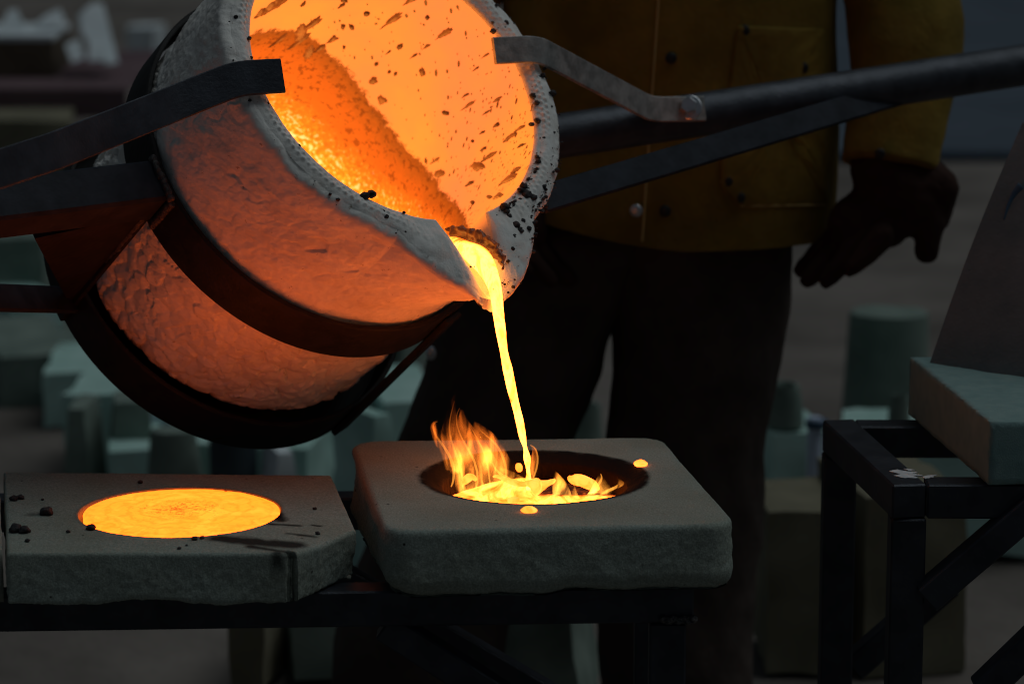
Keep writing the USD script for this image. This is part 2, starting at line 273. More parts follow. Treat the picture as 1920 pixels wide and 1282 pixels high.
# metal in the left mould
def metal_disc(c, r, z, dome_, seed):
    n = 240; th = np.linspace(0, 2 * np.pi, n, endpoint=False); rr = np.linspace(1, 0.04, 40); wob = 1 + 0.012 * (meshkit.noise(np.stack([np.cos(th) * 3, np.sin(th) * 3, 0 * th + seed], -1)) - 0.5)
    P = [np.stack([c[0] + r * wob * np.cos(th), c[1] + r * wob * np.sin(th), 0 * th + z - 0.012], -1)]
    for k in rr: P.append(np.stack([c[0] + r * k * wob * np.cos(th), c[1] + r * k * wob * np.sin(th), z + dome_ * (1 - k ** 10) + 0 * th], -1))
    P = np.array(P); P[1:, :, 2] += 0.0012 * (meshkit.fbm(P[1:] * 60, 3, seed) - 0.5); return grid(P, True, False, True)
M['poured_metal'] = usdkit.material(stage, '/World/Looks/poured_metal', {
    'g': ('geometry', {}), 'rel': ('vector_math', {'math_type': 'subtract', 'vector2': (DC[0], DC[1], ZL)}), 'len': ('vector_math', {'math_type': 'length'}),
    'n': ('noise_texture', {'scale': 16.0, 'detail': 6.0, 'roughness': 0.6, 'distortion': 1.6}), 'r': ('rgb_ramp', {'ramp': [(0.30, (3.4, 0.42, 0.016)), (0.42, (4.2, 0.52, 0.028)), (0.50, (4.0, 0.46, 0.024)), (0.56, (4.2, 0.54, 0.032)), (0.7, (4.4, 0.62, 0.045))]}),
    'sp': ('noise_texture', {'scale': 210.0, 'detail': 4.0, 'roughness': 0.75}), 'near': ('map_range', {'from_min': 0.0, 'from_max': 0.085, 'to_min': 0.085, 'to_max': -0.14, 'clamp': True}), 'ad': ('math', {'math_type': 'add'}),
    'spr': ('rgb_ramp', {'ramp': [(0.55, (0, 0, 0)), (0.62, (0.8, 0.8, 0.8))]}), 'mx': ('mix', {'color2': (0.50, 0.085, 0.006)}), 'wv': ('wave_texture', {'wave_type': 'rings', 'rings_direction': 'z', 'scale': 15.0, 'distortion': 9.0, 'detail': 4.0, 'detail_scale': 2.5, 'detail_roughness': 0.6}), 'wr': ('rgb_ramp', {'ramp': [(0.0, (0.92, 0.84, 0.75)), (0.3, (1, 1, 1)), (1.0, (1, 1, 1))]}), 'wm': ('mix', {'mix_type': 'multiply', 'fac': 1.0}), 'p': ('principled_bsdf', {'base_color': (0.05, 0.03, 0.02), 'roughness': 0.4, 'emission_strength': 1.0})},
    [('g.position', 'rel.vector1'), ('rel.vector', 'len.vector1'), ('g.position', 'n.vector'), ('n.fac', 'r.fac'), ('g.position', 'sp.vector'), ('len.value', 'near.value'), ('near.result', 'ad.value1'), ('sp.fac', 'ad.value2'), ('ad.value', 'spr.fac'), ('spr.color', 'mx.fac'), ('rel.vector', 'wv.vector'), ('wv.fac', 'wr.fac'), ('r.color', 'wm.color1'), ('wr.color', 'wm.color2'), ('wm.color', 'mx.color1'), ('mx.color', 'p.emission_color')], surface='p.BSDF')
tag(obj('molten_metal', metal_disc(DC + V(0.0022, -0.0026), 0.1125, ZL - 0.0005, 0.0035, 5), 'poured_metal', smooth=True), 'round orange disc of molten metal filling the left mould', 'molten metal')

# ------------------------------------------------------------------ the crucible
K = 1.0
A = V(0.51580482, -0.5871283, 0.6238796); S = V(0.41176157, -0.46869836, -0.78152047); H = V(0.75126413, 0.66000167, 0.0)     # mouth axis, towards the spout, along the shank
RC = CAM + K * (V(-0.13804711, 3.86891099, 1.14891875) - CAM)
L = lambda t, s=0.0, h=0.0: RC + K * (np.multiply.outer(-np.asarray(t, float), A) + np.multiply.outer(np.asarray(s, float), S) + np.multiply.outer(np.asarray(h, float), H))
def pol(t, r, al): return L(t, r * np.cos(al), r * np.sin(al))
LEN = 0.455
dg = lambda x: np.degrees((x + np.pi) % (2 * np.pi) - np.pi)
bump_o = lambda al: 0.075 * np.maximum(0, 1 - np.sqrt(dg(al) ** 2 + 2.2) / 27.0) + 0.012 * np.exp(-(dg(al) / 26.0) ** 2) * np.clip(1 - np.abs(dg(al)) / 60, 0, 1) - 0.006 * np.exp(-(dg(al) / 8.0) ** 2)
bump_i = lambda al: 0.102 * np.maximum(0, 1 - np.sqrt(dg(al) ** 2 + 0.6) / 12.0) ** 1.1
R_in = lambda t: 0.196 - 0.05 * t
def R_body(t): return np.interp(t, [0, 0.1, 0.2, 0.35, 0.43, 0.455], [0.236, 0.2385, 0.236, 0.226, 0.218, 0.200])
def r_inner(al, t): return R_in(t) + bump_i(al) * np.clip(1 - t / 0.095, 0, 1)
NA = 1000; AL = np.linspace(-np.pi, np.pi, NA, endpoint=False)
def crucible_shell():
    rings = []; wts = []; kinds = []
    def ring(r, t, wt, kd): rings.append((np.broadcast_to(r, NA) + 0.0, np.broadcast_to(t, NA) + 0.0)); wts.append(np.broadcast_to(wt, NA)); kinds.append(kd)
    for k in np.linspace(0.1, 1, 12): ring(0.186 * k, LEN, 0.6, 0)
    for t in np.r_[LEN - 0.004, np.linspace(LEN - 0.012, 0.012, 230)]:
        fall = np.clip(1 - t / 0.15, 0, 1) ** 1.3
        ring(R_body(t) + bump_o(AL) * fall, t, 1.0, 0)
    drop = 0.020 * np.exp(-(dg(AL) / 5.0) ** 2)
    ro, ri = R_body(0.0) + bump_o(AL), r_inner(AL, 0.0)
    for k in np.linspace(0, np.pi / 2, 5)[1:]: ring(ro - 0.012 * (1 - np.cos(k)), 0.012 * (1 - np.sin(k)) + drop, 0.8, 1)
    for k in np.linspace(0, 1, 26)[1:-1]: ring((ro - 0.012) * (1 - k) + (ri + 0.006) * k, -0.004 * math.sin(math.pi * k) + drop, 0.5, 1)
    for k in np.linspace(0, np.pi / 2, 5): ring(ri + 0.006 * (1 - np.sin(k)), 0.006 * (1 - np.cos(k)) + drop, 0.25, 1)
    R = np.array([r for r, t in rings]); T = np.array([t for r, t in rings]); W = np.array(wts)
    P = pol(T, R, AL[None, :])
    q = np.stack([R * np.cos(AL), R * np.sin(AL), T], -1)
    r0 = np.random.default_rng(21); arc = AL * 0.23; ns = 2600; sp = np.stack([r0.uniform(-np.pi, np.pi, ns) * 0.23, r0.uniform(0, LEN, ns)], -1); tilt = np.clip(r0.normal(0, 1, (ns, 2)), -1.4, 1.4); up_ = r0.random(ns)
    base_ = np.stack([np.broadcast_to(arc, R.shape), T], -1); wv = 0.010 * np.stack([meshkit.fbm(q * 38 + 7, 3, 4) - 0.5, meshkit.fbm(q * 38 + 31, 3, 5) - 0.5], -1) * 2
    dist, idx = cKDTree(np.vstack([sp, sp + V(2 * np.pi * 0.23, 0), sp - V(2 * np.pi * 0.23, 0)])).query((base_ + wv) * V(1, 1), 1); idx = idx % ns; rel = base_ + wv - sp[idx]; rel[..., 0] -= np.round(rel[..., 0] / (2 * np.pi * 0.23)) * 2 * np.pi * 0.23
    facet = 0.12 * (rel * tilt[idx]).sum(-1) + 0.0016 * up_[idx] - 9.0 * dist ** 2
    n0 = meshkit.fbm(q * 24, 3, 1) - 0.5; fine = meshkit.fbm(q * 150, 3, 12) - 0.5; streak = np.abs(meshkit.noise(np.stack([q[..., 0] * 60 + 4 * n0, q[..., 1] * 60, T * 22], -1), 8) - 0.5) * 2
    low = np.clip((T - 0.20) / 0.10, 0, 1)
    d = (1 - low) * (0.0075 * n0 + 0.0016 * np.sqrt(streak) + 0.45 * facet * np.clip((meshkit.noise(q * 12, 3) - 0.45) * 4, 0, 1) + 0.0022 * fine) + low * (0.009 * n0 + 1.35 * facet + 0.0026 * fine) - 0.002
    # radial on the wall, along the axis on the rim face
    kind = np.array(kinds)[:, None]
    rad = unit_rows(np.cos(AL)[:, None] * S + np.sin(AL)[:, None] * H)
    # rows of small cast dimples along the mouth
    kk = np.clip((R - r_inner(AL, 0)[None]) / (ro - r_inner(AL, 0))[None], 0, 1)
    rows = np.zeros_like(R)
    for row, off in ((0.12, 0.0), (0.27, 0.5), (0.43, 0.0)):
        ph = (AL / (2 * np.pi) * 150 + off) % 1.0 - 0.5
        rows += np.exp(-((kk - row) / 0.055) ** 2 - (ph[None] / 0.27) ** 2)
    far = 1 - np.exp(-(dg(AL) / 26.0) ** 2)
    patchy = np.clip((meshkit.noise(q * 16, 21) - 0.25) * 3, 0, 1)
    rimd = 0.0024 * rows * far[None] * patchy + 0.007 * (meshkit.fbm(q * 30, 4, 14) - 0.5) + 0.002 * (meshkit.fbm(q * 120, 3, 15) - 0.5)
    wall = (kind == 0)
    P = P + np.where(wall, W * d, 0)[..., None] * rad[None] + np.where(~wall, W * 2 * rimd, 0)[..., None] * A
    P = P + np.where(~wall, W * 0.5 * d, 0)[..., None] * rad[None]
    return grid(P, True, True, False), P[-1]
def unit_rows(x): return x / np.linalg.norm(x, axis=-1, keepdims=True)
(shell_v, shell_f), EDGE = crucible_shell()
TIDE_S = np.array([-0.20, -0.18, -0.157, -0.10, -0.04, 0.0, 0.054, 0.122, 0.16, 0.2]); TIDE_T = np.array([0.165, 0.176, 0.197, 0.232, 0.238, 0.225, 0.203, 0.152, 0.115, 0.07])
def lining():
    ts = np.r_[np.linspace(0.008, 0.10, 40), np.linspace(0.10, 0.36, 110)[1:], np.linspace(0.36, 0.40, 8)[1:]]
    drop = 0.020 * np.exp(-(dg(AL) / 5.0) ** 2)
    R = np.array([r_inner(AL, t) * np.interp(t, [0.36, 0.385, 0.40], [1, 0.97, 0.88]) for t in ts]); T = ts[:, None] + drop[None] * np.clip(1 - ts[:, None] / 0.095, 0, 1)
    P = pol(T, R, AL[None, :]); rad = unit_rows(np.cos(AL)[:, None] * S + np.sin(AL)[:, None] * H)
    q = np.stack([R * np.cos(AL), R * np.sin(AL), T], -1)
    P = P + (0.003 * (meshkit.fbm(q * 22, 3, 31) - 0.5))[..., None] * rad[None]
    P = np.concatenate([EDGE[None], P]); q = np.concatenate([q[:1], q]); T = np.concatenate([T[:1], T]); R = np.concatenate([R[:1], R])
    for k in (0.6, 0.3): P = np.concatenate([P, (P[-1].mean(0) + (P[-1] - P[-1].mean(0)) * 0.6)[None]]); q = np.concatenate([q, q[-1:]]); T = np.concatenate([T, T[-1:]]); R = np.concatenate([R, R[-1:] * 0.6])
    s = R * np.cos(AL); tide = T - np.interp(s, TIDE_S, TIDE_T) + 0.010 * (meshkit.fbm(q * 30, 4, 33) - 0.5)
    hot = np.clip(1 - (R - R_in(T)) / 0.018, 0, 1) * np.ones_like(s); heat = np.clip((tide + 0.25 * s - 0.044) / 0.066, 0, 1)
    v, f = grid(P, True, False, True); add = lambda x: np.r_[np.broadcast_to(x, P.shape[:2]).ravel(), x[-1].mean()]
    return v, f, add(tide), add(hot), add(heat)
lin_v, lin_f, tide_, hot_, heat_ = lining()
M['refractory'] = usdkit.material(stage, '/World/Looks/refractory', {
    'g': ('geometry', {}), 'n': ('noise_texture', {'scale': 14.0, 'detail': 6.0, 'roughness': 0.65}), 'r': ('rgb_ramp', {'ramp': [(0.3, (0.72, 0.68, 0.62)), (0.5, (0.84, 0.82, 0.77)), (0.7, (0.89, 0.88, 0.84))]}),
    'v': ('noise_texture', {'scale': 95.0, 'detail': 3.0, 'roughness': 0.7}), 'vr': ('rgb_ramp', {'ramp': [(0.66, (0, 0, 0)), (0.74, (0.75, 0.75, 0.75))]}), 'mx': ('mix', {'color2': (0.30, 0.22, 0.15)}),
    'n2': ('noise_texture', {'scale': 380.0, 'detail': 4.0, 'roughness': 0.7}), 'b': ('bump', {'strength': 0.45, 'distance': 0.002}), 'p': ('principled_bsdf', {'roughness': 0.9, 'specular_ior_level': 0.2})},
    [('g.position', 'n.vector'), ('n.fac', 'r.fac'), ('g.position', 'v.vector'), ('v.fac', 'vr.fac'), ('vr.color', 'mx.fac'), ('r.color', 'mx.color1'), ('mx.color', 'p.base_color'), ('g.position', 'n2.vector'), ('n2.fac', 'b.height'), ('b.normal', 'p.normal')], surface='p.BSDF')
# the lining glows: clean wall orange, skin of dross below the tide mark duller, hottest just above the metal
M['lining'] = usdkit.material(stage, '/World/Looks/lining', {
    'g': ('geometry', {}), 'pos': ('separate_xyz', {}), 'tide': ('attribute', {'attribute': 'tide'}), 'hot': ('attribute', {'attribute': 'hot'}),
    'n1': ('noise_texture', {'scale': 5.0, 'detail': 4.0, 'roughness': 0.6}), 'wall': ('rgb_ramp', {'ramp': [(0.3, (1.3, 0.24, 0.055)), (0.5, (1.35, 0.28, 0.042)), (0.7, (1.5, 0.345, 0.036))]}),
    'n2': ('noise_texture', {'scale': 75.0, 'detail': 7.0, 'roughness': 0.75}), 'n2c': ('math', {'math_type': 'multiply_add', 'value2': 0.048, 'value3': -0.024}), 'td': ('math', {'math_type': 'add'}),
    'dross': ('rgb_ramp', {'ramp': [(0.0, (0.26, 0.036, 0.003)), (0.10, (0.42, 0.058, 0.003)), (0.35, (0.74, 0.090, 0.004)), (0.7, (0.92, 0.115, 0.005)), (1.0, (1.0, 0.14, 0.006))]}), 'tdr': ('map_range', {'from_min': 0.0, 'from_max': 0.11, 'clamp': True}),
    'n3': ('noise_texture', {'scale': 120.0, 'detail': 3.0, 'roughness': 0.6}), 'n3r': ('rgb_ramp', {'ramp': [(0.36, (0.42, 0.34, 0.3)), (0.47, (1, 1, 1))]}), 'dm': ('mix', {'mix_type': 'multiply', 'fac': 1.0}),
    'heat': ('attribute', {'attribute': 'near_metal'}), 'n4': ('noise_texture', {'scale': 170.0, 'detail': 2.0, 'roughness': 0.5}), 'zs': ('math', {'math_type': 'power', 'value2': 1.3}), 'hm': ('math', {'math_type': 'multiply_add', 'value2': 0.13, 'value3': -0.09}), 'ha': ('math', {'math_type': 'add'}), 'melt': ('rgb_ramp', {'ramp': [(0.38, (1.5, 0.24, 0.008)), (0.50, (2.0, 0.38, 0.012)), (0.58, (2.6, 0.60, 0.03)), (0.66, (3.5, 1.0, 0.30))]}), 'mm': ('mix', {}),
    'step': ('map_range', {'from_min': -0.003, 'from_max': 0.003, 'clamp': True}), 'mx': ('mix', {}), 'off': ('mix', {'color1': (0, 0, 0)}), 'base': ('mix', {'color1': (0.80, 0.78, 0.74), 'color2': (0.07, 0.05, 0.03)}),
    'p': ('principled_bsdf', {'roughness': 0.8, 'emission_strength': 1.0, 'specular_ior_level': 0.1})},
    [('g.position', 'pos.vector'), ('g.position', 'n1.vector'), ('g.position', 'n2.vector'), ('g.position', 'n3.vector'), ('n1.fac', 'wall.fac'), ('n2.fac', 'n2c.value1'), ('n2c.value', 'td.value1'), ('tide.fac', 'td.value2'),
     ('td.value', 'tdr.value'), ('tdr.result', 'dross.fac'), ('n3.fac', 'n3r.fac'), ('dross.color', 'dm.color1'), ('n3r.color', 'dm.color2'), ('heat.fac', 'zs.value1'), ('g.position', 'n4.vector'), ('heat.fac', 'hm.value1'), ('hm.value', 'ha.value1'), ('n4.fac', 'ha.value2'), ('ha.value', 'melt.fac'), ('zs.value', 'mm.fac'), ('dm.color', 'mm.color1'), ('melt.color', 'mm.color2'),
     ('td.value', 'step.value'), ('step.result', 'mx.fac'), ('wall.color', 'mx.color1'), ('mm.color', 'mx.color2'), ('hot.fac', 'off.fac'), ('mx.color', 'off.color2'), ('off.color', 'p.emission_color'), ('hot.fac', 'base.fac'), ('base.color', 'p.base_color')], surface='p.BSDF')
cr = thing('crucible', 'large white refractory crucible tipped over, glowing orange inside', 'crucible', L(LEN))
obj('shell', (shell_v, shell_f), 'refractory', cr, smooth=True)
obj('lining', (lin_v, lin_f), 'lining', cr, pv={'tide': tide_, 'hot': hot_, 'near_metal': heat_})

# dross splashes on the far inner wall: thin frozen skins, placed where they stuck
def wall_hit(u, v):
    d = unit(ray(u, v)); k = np.linspace(3.4, 5.0, 3201); P = (CAM + k[:, None] * d - RC) / K
    t = -(P @ A); s, h = P @ S, P @ H; i = np.where((np.hypot(s, h) < R_in(t)) & (t > 0) & (t < 0.4))[0]
    return None if len(i) == 0 else (t[i[-1]], math.atan2(h[i[-1]], s[i[-1]]))
glow('dross_splash', [(0.3, (0.060, 0.010, 0.002)), (0.5, (0.21, 0.036, 0.004)), (0.68, (0.36, 0.062, 0.006))], 90.0)
glow('dross_bead', [(0.35, (0.02, 0.004, 0.001)), (0.65, (0.10, 0.016, 0.002))], 120.0)
SPL = [(735, 38, 26, 9, 1), (830, 65, 22, 9, 1), (750, 88, 8, 7, 0), (623, 73, 13, 10, 1), (770, 0, 22, 10, 1), (688, 25, 8, 6, 0), (660, 51, 7, 5, 0), (643, 50, 6, 6, 0), (802, 33, 5, 6, 0), (799, 88, 10, 5, 1), (776, 105, 9, 4, 1), (706, 120, 5, 4, 0),
       (792, 136, 10, 6, 0), (699, 152, 10, 8, 0), (717, 188, 12, 11, 0), (836, 212, 9, 6, 0), (872, 180, 8, 4, 1), (877, 199, 16, 5, 1), (932, 188, 10, 5, 1), (912, 212, 9, 3, 1), (931, 236, 9, 5, 1), (957, 258, 17, 6, 1), (975, 242, 15, 4, 1), (897, 312, 17, 10, 0), (915, 296, 16, 5, 1),
       (905, 249, 6, 3, 1), (887, 265, 4, 3, 0), (907, 280, 7, 3, 1), (816, 302, 12, 4, 1), (823, 326, 10, 9, 0), (881, 345, 9, 4, 1), (953, 337, 24, 7, 1), (934, 369, 12, 5, 1), (919, 370, 7, 4, 0), (887, 381, 6, 4, 0), (513, 10, 26, 11, 1), (488, 25, 16, 8, 1), (520, 8, 30, 6, 1), (640, 10, 9, 4, 1), (645, 0, 9, 6, 0), (567, 8, 8, 4, 1),
       (580, 98, 10, 20, 0), (584, 46, 26, 8, 1), (728, 98, 7, 3, 1), (645, 88, 4, 4, 0), (730, 135, 4, 4, 0), (742, 138, 5, 4, 0), (978, 274, 9, 3, 1), (985, 168, 8, 3, 1), (910, 105, 12, 4, 1), (892, 130, 8, 3, 1), (968, 320, 12, 4, 1), (565, 60, 24, 14, 0), (600, 90, 16, 7, 1), (560, 78, 30, 5, 1), (522, 75, 22, 4, 1)]
DRI = unit(V(14, -10, 0))[:2]      # the splashes ran this way across the wall in the picture: up to the right
def splash(u, v, a, b, drag, seed):
    r = np.random.default_rng(seed); n = 36; th = np.linspace(0, 2 * np.pi, n, endpoint=False); jag = 0.62 + 0.62 * r.random(n) * (0.7 if not drag else 1.0); w2 = 0.8 + 0.4 * r.random(9); jag = (0.65 * jag + 0.35 * np.roll(jag, 1)) * np.interp(th, np.linspace(0, 2 * np.pi, 10), np.r_[w2, w2[0]])
    x = a * jag * np.cos(th); y = b * jag * np.sin(th) * (1.0 if not drag else (0.55 + 0.45 * np.cos(th)))
    e1 = DRI if drag else unit(r.normal(size=2)); e2 = V(-e1[1], e1[0]); rings = []
    for k in (1.0, 0.75, 0.4):
        ring = []
        for i in range(n):
            q = wall_hit(u + k * (x[i] * e1[0] + y[i] * e2[0]), v + k * (x[i] * e1[1] + y[i] * e2[1]))
            if q is None: return None
            ring.append(pol(q[0], R_in(q[0]) - (-0.0004 if k == 1 else 0.0022 + 0.0015 * (1 - k)), q[1]))
        rings.append(ring)
    return grid(np.array(rings), True, False, True)
for i, q in enumerate(SPL):
    m = splash(*q, 100 + i)
    if m: obj('dross_splash', m, 'dross_splash' if q[2] > 9 else 'dross_bead', cr, smooth=True)
# the crowd of fine specks between them
specks = []
r_ = np.random.default_rng(5)
for i in range(900):
    al, t = r_.uniform(0.15, 2.9), r_.beta(1.1, 1.6) * 0.26; s = R_in(t) * math.cos(al)
    if t > np.interp(s, TIDE_S, TIDE_T) - 0.004: continue
    if r_.random() > 0.35 + 0.65 * math.exp(-((s - 0.08) / 0.08) ** 2): continue
    sz = 0.0008 + 0.0016 * r_.random() ** 4; th = np.linspace(0, 2 * np.pi, 7, endpoint=False); st = r_.uniform(1, 2.6)
    P = pol(t + 0.5 * sz * np.sin(th) + sz * st * np.cos(th) * 0.8, R_in(t) - 0.0018, al + (sz * 0.8 * np.sin(th) - st * sz * np.cos(th) * 0.55) / 0.19)
    specks.append((np.vstack([P, P.mean(0)]), np.array([(k, (k + 1) % 7, 7) for k in range(7)])))
o = 0; vs, fs = [], []
for v, f in specks: vs.append(v); fs.append(f + o); o += len(v)
tag(obj('dross_specks', (np.vstack(vs), np.vstack(fs)), 'dross_bead', cr, smooth=False), kind='stuff')

# shot and slag stuck on the rim
def rim_point(u, v):
    d = ray(u, v); t = ((RC - CAM) @ A) / (d @ A); return CAM + d * t
RIM = [(682, 369, 8), (695, 366, 8), (923, 61, 6), (947, 45, 6), (1017, 143, 5), (1012, 167, 5), (1035, 176, 7), (997, 181, 6), (1005, 195, 5), (1006, 228, 6), (995, 235, 5), (1008, 304, 5), (1043, 321, 5), (1022, 371, 4), (980, 350, 7), (975, 358, 6), (986, 366, 10), (997, 372, 8), (1018, 352, 4), (945, 390, 9), (948, 398, 6), (953, 407, 5),
       (965, 425, 9), (972, 434, 8), (978, 416, 5), (960, 445, 7), (990, 430, 5), (722, 408, 5), (716, 397, 4), (756, 400, 3), (441, 34, 4), (455, 32, 3), (466, 74, 4), (470, 110, 3), (506, 216, 3), (520, 228, 2.5), (910, 6, 4), (1023, 388, 4), (1015, 398, 4), (958, 468, 5), (1003, 418, 4)]
for i, (u, v, r) in enumerate(RIM):
    obj('slag_bead', lump(rim_point(u, v) + A * 0.002, r * 0.00068, 200 + i, 0.85, 0.5), 'slag', cr, smooth=True)

sp_v, sp_f, o = [], [], 0
r_ = np.random.default_rng(12)
for i in range(420):
    al = math.radians(r_.choice([r_.normal(32, 13), r_.uniform(-75, 150), r_.uniform(-178, 178)], p=[0.6, 0.25, 0.15])); ri_, ro_ = float(r_inner(np.array(al), 0.0)), float(R_body(0.0) + bump_o(np.array(al)))
    m = lump(pol(0.0, ri_ + (ro_ - ri_) * r_.uniform(0.05, 0.97), al) + A * 0.001, 0.0007 + 0.0022 * r_.random() ** 3, 400 + i, 0.8, 0.5, 1); sp_v.append(m.vertices); sp_f.append(np.array(m.faces) + o); o += len(m.vertices)
tag(obj('slag_specks', (np.vstack(sp_v), np.vstack(sp_f)), 'slag', cr, smooth=True), kind='stuff')

# ------------------------------------------------------------------ metal in the crucible and the stream
ZP = L(0.022, 0.292)[2] + 0.024
M['stream_metal'] = usdkit.material(stage, '/World/Looks/stream_metal', {
    'g': ('geometry', {}), 'm': ('mapping', {'scale': (1.0, 1.0, 0.45)}), 'n': ('noise_texture', {'scale': 60.0, 'detail': 5.0, 'roughness': 0.6, 'distortion': 1.2}), 'r': ('rgb_ramp', {'ramp': [(0.33, (4.5, 0.62, 0.05)), (0.42, (6, 1.5, 0.16)), (0.56, (6, 2.2, 0.34)), (0.70, (5.0, 1.0, 0.14))]}),
    'lw': ('layer_weight', {'blend': 0.5}), 'lr': ('rgb_ramp', {'ramp': [(0.45, (1, 1, 1)), (0.85, (0.55, 0.28, 0.12))]}), 'mm': ('mix', {'mix_type': 'multiply', 'fac': 1.0}), 'p': ('principled_bsdf', {'base_color': (0.05, 0.03, 0.02), 'roughness': 0.35, 'emission_strength': 1.0})},
    [('g.position', 'm.vector'), ('m.vector', 'n.vector'), ('n.fac', 'r.fac'), ('lw.facing', 'lr.fac'), ('r.color', 'mm.color1'), ('lr.color', 'mm.color2'), ('mm.color', 'p.emission_color')], surface='p.BSDF')
def pool():
    c0 = L(0.2, 0.10); c0 = V(c0[0], c0[1], ZP); th = np.linspace(0, 2 * np.pi, 500, endpoint=False); P = []
    for a in th:
        k = np.linspace(0, 0.45, 600); q = (c0 + k[:, None] * V(math.cos(a), math.sin(a), 0) - RC) / K
        t = -(q @ A); s, h = q @ S, q @ H; al = np.arctan2(h, s)
        ins = (np.hypot(s, h) < r_inner(al, t) + 0.003) & (t < 0.405) & (t > -0.01 + 0.02 * np.exp(-(dg(al) / 5.0) ** 2))
        j = np.argmin(ins) if not ins.all() else len(k) - 1
        P.append(c0 + k[max(j - 1, 1)] * V(math.cos(a), math.sin(a), 0))
    P = np.array(P); R_ = [c0 + (P - c0) * k for k in (1.0, 0.93, 0.8, 0.6, 0.4, 0.2)]
    return grid(np.array(R_), True, False, True)
tag(obj('molten_pool', pool(), 'stream_metal', smooth=True), 'bright yellow pool of molten metal lying behind the crucible lip', 'molten metal')
ST = [(836, 451, 3.803, 8), (854, 457, 3.784, 17), (870, 466, 3.765, 20), (893, 479, 3.750, 23), (909, 497, 3.741, 20.5), (920, 518, 3.736, 17), (928, 541, 3.733, 13.5), (932, 566, 3.732, 11.5), (935, 592, 3.731, 11.2), (940, 627, 3.730, 9.6), (945, 660, 3.730, 8.2), (952, 693, 3.730, 9.6), (959, 727, 3.731, 8.8), (967, 760, 3.733, 7.4), (975, 793, 3.736, 7.8), (981, 824, 3.739, 6.4), (985, 840, 3.741, 4.0), (988, 857, 3.744, 7.0), (990, 876, 3.747, 4.4), (991, 897, 3.751, 5.4), (992, 918, 3.757, 6.5)]
st = smooth_path([(*at(u, v, y), w * y / F) for u, v, y, w in ST], 160)
wob = 1 + 0.10 * (meshkit.fbm(np.stack([st[:, 2] * 55, 0 * st[:, 2], 0 * st[:, 2]], -1), 3, 4) - 0.5) * 2
tag(obj('metal_stream', tube(st[:, :3], st[:, 3] * wob, 20, 0.75, V(1, 0, 0)), 'stream_metal', smooth=True), 'thin yellow stream of molten metal falling from the crucible lip', 'molten metal')
def crust(pts, seed):
    p = smooth_path([(*at(u, v, y), w * y / F) for u, v, y, w in pts], 60); v, f = tube(p[:, :3], p[:, 3], 24, 0.6, V(0, 0, 1)); n = np.array(trimesh.Trimesh(v, f, process=False).vertex_normals)
    return v + n * (0.016 * (meshkit.fbm(v * 170, 3, seed) - 0.48))[:, None], f
obj('dross_crust', crust([(838, 430, 3.819, 5), (858, 436, 3.808, 11), (882, 443, 3.793, 13), (905, 452, 3.779, 12), (925, 465, 3.764, 10), (938, 483, 3.750, 7), (944, 502, 3.736, 3)], 3), 'dross_bead', cr, smooth=True)
# metal in the right mould: a level pool below its rim, with the splash where the stream lands
ZM = ZR - 0.034
glow('mould_metal', [(0.32, (1.5, 0.20, 0.006)), (0.41, (8, 0.80, 0.05)), (0.55, (14, 2.8, 0.15)), (0.68, (11, 1.6, 0.08))], 34.0, detail=6.0, dist=1.5)
pm = grid(np.array([[(HC[0] + r * (RO - RL + 0.004) * math.cos(a), HC[1] + r * (RO - RL + 0.004) * math.sin(a), ZM) for a in np.linspace(0, 2 * np.pi, 160, endpoint=False)] for r in np.linspace(1, 0.05, 30)]), True, False, True)
pv_ = pm[0]; land = at(991, 900, 3.80); dl = np.hypot(pv_[:, 0] - land[0] + 0.02, (pv_[:, 1] - land[1]))
pv_[:, 2] += 0.007 * (meshkit.fbm(pv_ * V(30, 30, 0), 3, 6) - 0.45) * np.exp(-(dl / 0.08) ** 2) + 0.007 * np.exp(-(dl / 0.03) ** 2)
sk = np.clip(((pv_[:, 0] - HC[0] + 0.004) / 0.012 + 2.2 * (meshkit.fbm(pv_ * V(45, 45, 0) + 5, 4, 9) - 0.5)), 0, 1) * np.clip((pv_[:, 1] - HC[1] - 0.036) / 0.008 + 2.5 * (meshkit.fbm(pv_ * V(60, 60, 0), 4, 10) - 0.5), 0, 1)
M['pool_skin'] = usdkit.material(stage, '/World/Looks/pool_skin', {
    'g': ('geometry', {}), 'm': ('mapping', {'scale': (1.0, 0.45, 1.0)}), 'n': ('noise_texture', {'scale': 34.0, 'detail': 6.0, 'roughness': 0.6, 'distortion': 1.5}), 'r': ('rgb_ramp', {'ramp': [(0.32, (1.5, 0.20, 0.006)), (0.41, (5, 0.55, 0.035)), (0.50, (7, 0.85, 0.09)), (0.58, (8, 1.6, 0.20)), (0.68, (6.5, 0.8, 0.06))]}),
    'k': ('attribute', {'attribute': 'skin'}), 'n2': ('noise_texture', {'scale': 120.0, 'detail': 4.0}), 'r2': ('rgb_ramp', {'ramp': [(0.45, (0.02, 0.003, 0.0005)), (0.62, (0.16, 0.022, 0.002)), (0.72, (0.9, 0.16, 0.01))]}), 'mx': ('mix', {}), 'p': ('principled_bsdf', {'base_color': (0.03, 0.02, 0.02), 'roughness': 0.5, 'emission_strength': 1.0})},
    [('g.position', 'm.vector'), ('m.vector', 'n.vector'), ('n.fac', 'r.fac'), ('g.position', 'n2.vector'), ('n2.fac', 'r2.fac'), ('k.fac', 'mx.fac'), ('r.color', 'mx.color1'), ('r2.color', 'mx.color2'), ('mx.color', 'p.emission_color')], surface='p.BSDF')
tag(obj('molten_pool', pm, 'pool_skin', pv={'skin': sk}), 'churning yellow metal rising inside the right mould', 'molten metal')
